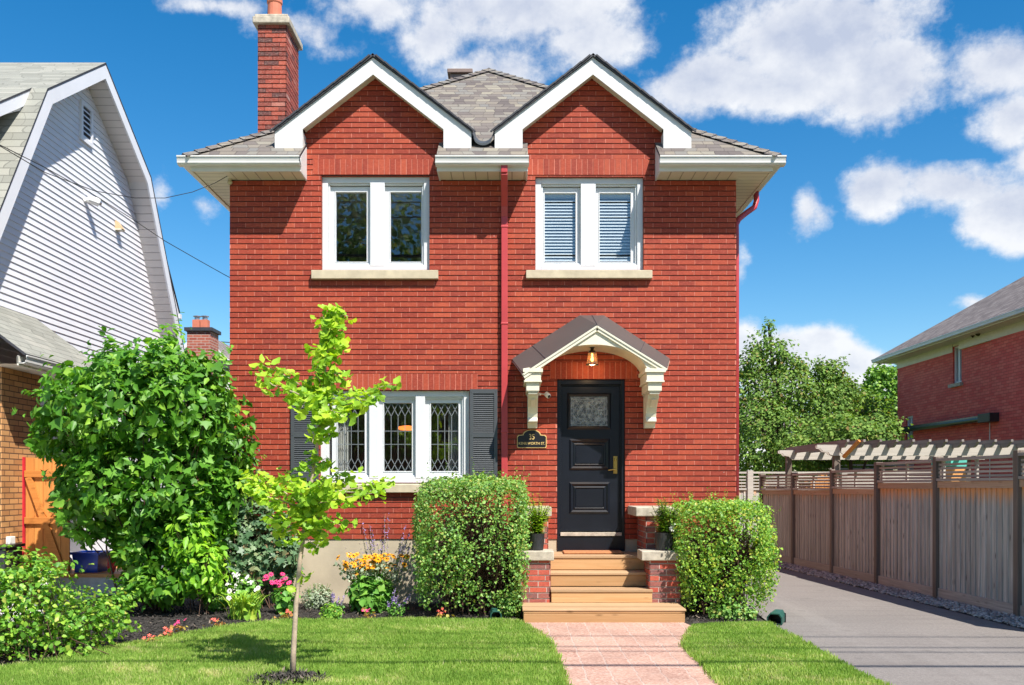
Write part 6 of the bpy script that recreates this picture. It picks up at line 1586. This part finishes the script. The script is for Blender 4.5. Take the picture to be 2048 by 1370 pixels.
mb.quad([(a_[0], 1.03, dz), (a_[1], 1.03, dz), (b_[1], 1.0, zt2), (b_[0], 1.0, zt2)]); mb.quad([(a_[0], 1.4, dz), (a_[0], 1.03, dz), (b_[0], 1.0, zt2), (b_[0], 1.43, zt2)]); mb.quad([(a_[1], 1.03, dz), (a_[1], 1.4, dz), (b_[1], 1.43, zt2), (b_[1], 1.0, zt2)]); mb.quad([(a_[1], 1.4, dz), (a_[0], 1.4, dz), (b_[0], 1.43, zt2), (b_[1], 1.43, zt2)]); mb.quad([(a_[0], 1.03, dz + .01), (a_[1], 1.03, dz + .01), (a_[1], 1.4, dz + .01), (a_[0], 1.4, dz + .01)])
mb.build('container', 'blue_plastic', bn); mb = MB(); ring_ = [(b_[0] - .01, .99), (b_[1] + .01, .99), (b_[1] + .01, 1.44), (b_[0] - .01, 1.44)]
for i in range(4): p, q = ring_[i], ring_[(i + 1) % 4]; mb.bar((*p, zt2), (*q, zt2), .03, .03)
mb.build('rim', 'blue_plastic', bn)
def blob(mb, c, r, sc, seed, mi=0):
    n1, n2 = 10, 14; k = len(mb.v); rr = random.Random(seed)
    for i in range(n1 + 1):
        for j in range(n2):
            th, ph_ = PI * i / n1, 2 * PI * j / n2; f = r * (1 + .18 * math.sin(3 * ph_ + seed + 4 * th) + rr.uniform(-.06, .06))
            mb.v.append((c[0] + f * sc[0] * math.sin(th) * math.cos(ph_), c[1] + f * sc[1] * math.sin(th) * math.sin(ph_), c[2] + f * sc[2] * math.cos(th))); mb.r.append(.5)
    for i in range(n1):
        for j in range(n2): a = k + i * n2 + j; b = k + i * n2 + (j + 1) % n2; mb.f.append((a, b, b + n2, a + n2)); mb.m.append(mi)
mb = MB(); blob(mb, (X(128, 13.3), 1.0, dz + .11), .11, (1.1, .8, 1.1), 3); o = mb.build('plastic_bag', 'bag_film', origin=(X(128, 13.3), 1.0, dz)); tag(o, 'pale translucent plastic bag left of the blue bin', 'bag')
mb = MB(); blob(mb, (X(124, 13.2), .92, dz + .20), .06, (1.4, .8, .9), 5); o = mb.build('snack_bag', 'red_plastic', origin=(X(124, 13.2), .92, dz)); tag(o, 'crumpled red packet on the pale plastic bag', 'bag')
mb = MB(); blob(mb, (X(224, 13.3), 1.0, dz + .14), .09, (.7, .7, 1.5), 7); o = mb.build('gas_can', 'red_plastic', origin=(X(224, 13.3), 1.0, dz)); tag(o, 'red plastic can right of the blue bin behind twigs', 'can')
wb = thing('waste_bin', (X(5, 12.2), -.1, 0), 'dark grey wheeled waste bin at the left picture edge against the tan brick', 'bin'); zz = Z(1090, 12.2)
MB().box(X(-60, 12.2), X(18, 12.2), -.2, .25, .05, zz - .04).build('container', 'black_plastic', wb, bevel=.02); MB().box(X(-62, 12.2), X(21, 12.2), -.23, .28, zz - .039, zz).build('lid', 'black_plastic', wb, bevel=.01)
o = MB().box(BXW + .001, BXW + .06, gy(22, BXW), gy(11, BXW), gz(15, 1102, BXW), gz(15, 1073, BXW)).build('utility_box', 'white_plastic', origin=(BXW, -.1, gz(15, 1102, BXW)), bevel=.008); tag(o, 'small white utility box on the tan brick wall', 'box')

# ================================================================== far houses and trees
ph_ = thing('pale_house', (-8, 15, 0), 'pale sided house glimpsed in the gap between the two near houses', 'house')
dH = 27.; y = dH - CD; hp = (X(402, dH), Z(672, dH)); sl2 = .95
mb = MB(); xr_ = X(520, dH); mb.prism([(hp[0] - 3, 0), (xr_, 0), (xr_, hp[1] - sl2 * (xr_ - hp[0])), hp, (hp[0] - 3, hp[1] - sl2 * 3)], 'y', y, y + 6); mb.build('wall', 'pale_siding', ph_)
mb = MB()
for s, L_ in ((1, xr_ - hp[0] + .3), (-1, 3.3)):
    q = [(hp[0], y - .2, hp[1] + .12), (hp[0], y + 6.2, hp[1] + .12), (hp[0] + s * L_, y + 6.2, hp[1] + .12 - sl2 * L_), (hp[0] + s * L_, y - .2, hp[1] + .12 - sl2 * L_)]
    slab(mb, q if s < 0 else q[::-1], .10)
mb.build('roof', ['shingle_right', 'siding_white'], ph_)
c0_, c1_ = X(374, dH - 1.2), X(421, dH - 1.2); cyy = y - 1.2
mb = MB(); mb.box(c0_, c1_, cyy, cyy + .7, 0, Z(662, dH - 1.2)); chm = mb.build('chimney', 'brick_far', ph_); chm['label'] = 'tall brick chimney with dark cap and two flue pots'
mb = MB(); mb.box(c0_ - .06, c1_ + .06, cyy - .06, cyy + .76, Z(662, dH - 1.2) + .002, Z(655, dH - 1.2)); mb.build('cap', 'dark_edge', chm)
for xx, tt in ((393, 632), (409, 637)):
    mb = MB(); xc = X(xx, dH - .9); z0 = Z(655, dH - 1.2); mb.box(xc - .10, xc + .10, cyy + .25, cyy + .45, z0, z0 + .26); mb.build('chimney_pot', 'terracotta', chm)
    mb = MB(); mb.lathe((xc, cyy + .35, z0 + .262), [(.07, 0), (.07, .08), (.11, .09), (.11, .11), (.02, .13)], 12); mb.build('cowl', 'steel', chm)
bh = thing('grey_house', (14, 40, 0), 'grey-roofed house almost hidden by the back yard trees', 'house')
mb = MB(); mb.box(9, 15, 38, 46, 0, 4.6); mb.build('wall', 'pale_siding', bh); mb = MB(); slab(mb, [(8.6, 37.6, 4.5), (15.4, 37.6, 4.5), (15.4, 42, 6.6), (8.6, 42, 6.6)], .1); slab(mb, [(8.6, 46.4, 4.5), (15.4, 46.4, 4.5), (15.4, 42, 6.6), (8.6, 42, 6.6)], .1); mb.build('roof', ['shingle_right', 'dark_edge'], bh)

def bigtree(name, bx, by, label, ell, n, size, mat, seed, inset=.2, T=SIMP, trunk_r=.16, sprays=40, group=None, deep=.7):
    t = thing(name, (bx, by, 0), label, 'tree', group)
    p, d = crown_pts(ell, n, inset, seed, .28, 1.6, None, deep)
    p = p + rng.normal(size=p.shape) * size * .6
    parts = [leaf_set(T, p, d, size, .5, .9, .5, .35)]
    E_ = np.array(ell)
    for k in range(sprays):                 # loose leafy twigs past the outline
        e = E_[rng.integers(len(E_))]; dr = rdir(1)[0]; dr[2] = abs(dr[2]) * .8; a = e[:3] + dr * e[3:6] * .95; L_ = rng.uniform(.3, .9) * (e[3] * .45); m = int(L_ / size * 4) + 6
        tt = np.linspace(0, 1, m)[:, None]; P_ = a + tt * dr * L_ + rng.normal(size=(m, 3)) * size * .7; parts.append(leaf_set(T, P_, np.repeat(dr[None], m, 0), size, .5, .9, .5))
    V, F, r_ = merge(parts); fast_mesh('crown', V, F, r_, mat, t)
    mb = MB(); top_ = E_[:, 2].mean(); mb.tube([(bx, by, 0), (bx + .05, by, top_ * .4), (E_[0, 0], E_[0, 1], E_[0, 2])], [trunk_r, trunk_r * .8, trunk_r * .35], 9)
    for e in E_[1:]: mb.tube([(bx + .03, by, top_ * .35), ((bx + e[0]) / 2, (by + e[1]) / 2, e[2] * .75), (e[0], e[1], e[2]), (e[0] + (e[0] - bx) * .15, e[1], e[2] + e[5] * .7)], [trunk_r * .5, trunk_r * .35, trunk_r * .2, .01], 6)
    mb.build('trunk', 'bark_dark', t); return t
def EE(px, py, rx, ry, d): return E(px, py, rx, ry, d)
D1 = 27.
bigtree('crabapple_tree', X(1560, D1), D1 - CD, 'large olive green crabapple with reddish fruit behind the right corner of the brick house',
        [EE(1560, 790, 80, 60, D1), EE(1500, 800, 60, 70, D1), EE(1530, 870, 90, 70, D1 - .6), EE(1610, 850, 70, 80, D1), EE(1555, 715, 34, 42, D1), EE(1500, 740, 36, 40, D1), EE(1520, 700, 18, 26, D1), EE(1655, 745, 38, 34, D1), EE(1590, 740, 40, 40, D1), EE(1650, 800, 50, 60, D1), EE(1500, 910, 60, 50, D1 - .8), EE(1538, 660, 8, 20, D1), EE(1690, 790, 30, 40, D1)], 19000, .088, 'leaf_tree', 81, sprays=110)
D2 = 31.
bigtree('shade_tree', X(1690, D2), D2 - CD, 'mid-green rounded tree right of the crabapple', [EE(1690, 840, 70, 70, D2), EE(1660, 870, 60, 60, D2), EE(1740, 850, 60, 60, D2), EE(1670, 800, 46, 50, D2), EE(1730, 900, 90, 50, D2)], 10500, .11, 'leaf_tree', 91)
bigtree('shrub_tree', X(1700, 22.), 22 - CD, 'dense low light green tree just behind the pergola', [EE(1700, 880, 90, 46, 22.), EE(1760, 870, 50, 46, 22.), EE(1620, 905, 60, 36, 22.)], 9500, .085, 'leaf_tree', 95, trunk_r=.08)
D3 = 36.
bigtree('maple_tree', X(1775, D3), D3 - CD, 'bright yellow-green tree beside the neighbour house eave', [EE(1775, 790, 42, 50, D3), EE(1760, 750, 26, 20, D3), EE(1790, 840, 50, 60, D3), EE(1740, 830, 40, 46, D3), EE(1800, 760, 30, 30, D3)], 7500, .13, 'leaf_tree_light', 101)
bigtree('far_tree', X(450, 40.), 40 - CD, 'distant tree above the pale house roof', [EE(462, 745, 40, 30, 40.), EE(440, 760, 30, 30, 40.)], 1500, .2, 'leaf_tree', 103, sprays=8)
for k, (x, y, h) in enumerate(((-32, 55, 5.5), (-22, 60, 6.), (24, 62, 6), (36, 56, 7.5), (13, 64, 5.5))):
    bigtree('far_tree', x, y, ['distant green tree far behind the gambrel house', 'distant green tree behind the pale house', 'distant tree far behind the crabapple', 'distant tree far behind the hip roof house', 'distant tree behind the grey house'][k], [(x, y, h * .6, h * .6, h * .6, h * .42), (x + 2, y, h * .5, h * .5, h * .5, h * .36)], 1800, .35, 'leaf_tree', 110 + k, sprays=6, trunk_r=.2)
# trees across the street, seen mirrored in the panes
for k, (x, y, h, w) in enumerate(((-7.5, -31, 17, 4.6), (-13, -34, 14, 4.5), (9.5, -34, 12.4, 3.4), (0.5, -38, 10.5, 4.))):
    bigtree('street_tree', x, y, ['tallest tree across the street, mirrored in the upper left panes', 'wide tree across the street left of the tallest one', 'smaller tree across the street, mirrored in the upper right pane', 'low round tree across the street facing the path'][k], [(x, y, h * .62, w, w, h * .36), (x + 1, y, h * .42, w * .9, w * .9, h * .26)], 9000, .30, 'leaf_tree', 130 + k, inset=.35, sprays=25, trunk_r=.3)

for k, (x, w_, h_, lb) in enumerate(((-16.5, 9.6, 5.6, 'unseen brick house added across the street behind the tallest tree'), (-6, 9.6, 5.2, 'unseen brick house added across the street facing the red house'), (4.4, 9.6, 5.8, 'unseen brick house added across the street at the driveway side'))):  # unseen houses added to block the low sky mirrored in the panes
    sh_ = thing('unseen_street_house', (x, -40, 0), lb, 'house'); y0, y1 = -47, -39
    mb = MB(); mb.prism([(x - w_ / 2, 0), (x + w_ / 2, 0), (x + w_ / 2, h_), (x, h_ + 3), (x - w_ / 2, h_)], 'y', y0, y1); mb.build('wall', 'brick_far', sh_)
    mb = MB(); e = .5
    slab(mb, [(x, y1 + e, h_ + 3.1), (x, y0, h_ + 3.1), (x - w_ / 2 - e, y0, h_ - .25), (x - w_ / 2 - e, y1 + e, h_ - .25)], .12); slab(mb, [(x, y0, h_ + 3.1), (x, y1 + e, h_ + 3.1), (x + w_ / 2 + e, y1 + e, h_ - .25), (x + w_ / 2 + e, y0, h_ - .25)], .12); mb.build('roof', ['shingle_right', 'dark_edge'], sh_)
    for wx in (-2.6, 0, 2.6):
        for wz in (1.2, 4.0): wn_ = MB(); ring(wn_, x + wx - .6, x + wx + .6, wz, wz + 1.3, .1, y1 + .001, y1 + .05); f_ = wn_.build('window', 'white_vinyl', sh_); MB().quad([(x + wx - .5, y1 + .02, wz + .1), (x + wx - .5, y1 + .02, wz + 1.2), (x + wx + .5, y1 + .02, wz + 1.2), (x + wx + .5, y1 + .02, wz + .1)]).build('pane', 'black_plastic', f_)

# ================================================================== wires
def sag(a, b, s, n=24):
    a, b = Vector(a), Vector(b); return [a.lerp(b, i / n) - Vector((0, 0, s * 4 * (i / n) * (1 - i / n))) for i in range(n + 1)]
def wire(a, b, s, r, label, group=None, name='overhead_wire', pts=None):
    mb = MB(); p = pts or sag(a, b, s); mb.tube(p, r, 6); o = mb.build(name, 'wire_black', origin=p[0]); tag(o, label, 'wire', group); return o
wire(None, None, 0, .0042, 'black service wire drooping from the left to the house corner under the eave', pts=[Vector((X(px, d), d - CD, Z(py, d))) for px, py, d in ((-160, 225, 8.), (0, 292, 8.6), (90, 345, 9.1), (190, 382, 9.8), (270, 396, 10.4), (330, 396, 10.9), (385, 384, 11.4), (430, 366, 11.9), (460, 349, 12.2))])
wire(None, None, 0, .0045, 'black service wire slanting down past the white gable to the side of the brick house', pts=[Vector((X(px, d), d - CD, Z(py, d))) for px, py, d in ((-120, 230, 8.6), (0, 290, 9.3), (90, 335, 10.), (180, 385, 10.7), (260, 435, 11.3), (330, 482, 11.8), (400, 522, 12.3), (450, 550, 12.65), (488, 570, 12.9))])
wire((X(425, 40), 40 - CD, Z(682, 40)), (X(500, 40), 40 - CD, Z(686, 40)), .02, .02, 'thin distant wire above the pale house')
hk = MB(); hk.lathe((X(462), -.05, SOF - .07), [(.02, 0), (.035, .02), (.02, .05), (.03, .07)], 10); o = hk.build('wire_insulator', 'limestone', origin=(X(462), -.05, SOF - .07)); tag(o, 'small pale insulator under the left corner of the eave', 'insulator')
for ys, zw_, r, lb in ((-4.28, 6.6, .036, 'thickest of the cables strung over the front lawn'), (-3.60, 7.4, .016, 'second cable strung over the front lawn'), (-3.35, 7.7, .018, 'third cable strung over the front lawn'), (-2.72, 8.4, .016, 'highest cable strung over the front lawn')):
    yw_ = ys - zw_ / 1.6; p = [Vector((x, yw_ + .0012 * (x - .0) ** 2 * -1. , zw_ + .0008 * x * x)) for x in np.linspace(-30, 30, 31)]
    wire(None, None, 0, r, lb, 'utility cables over the street edge', pts=p)
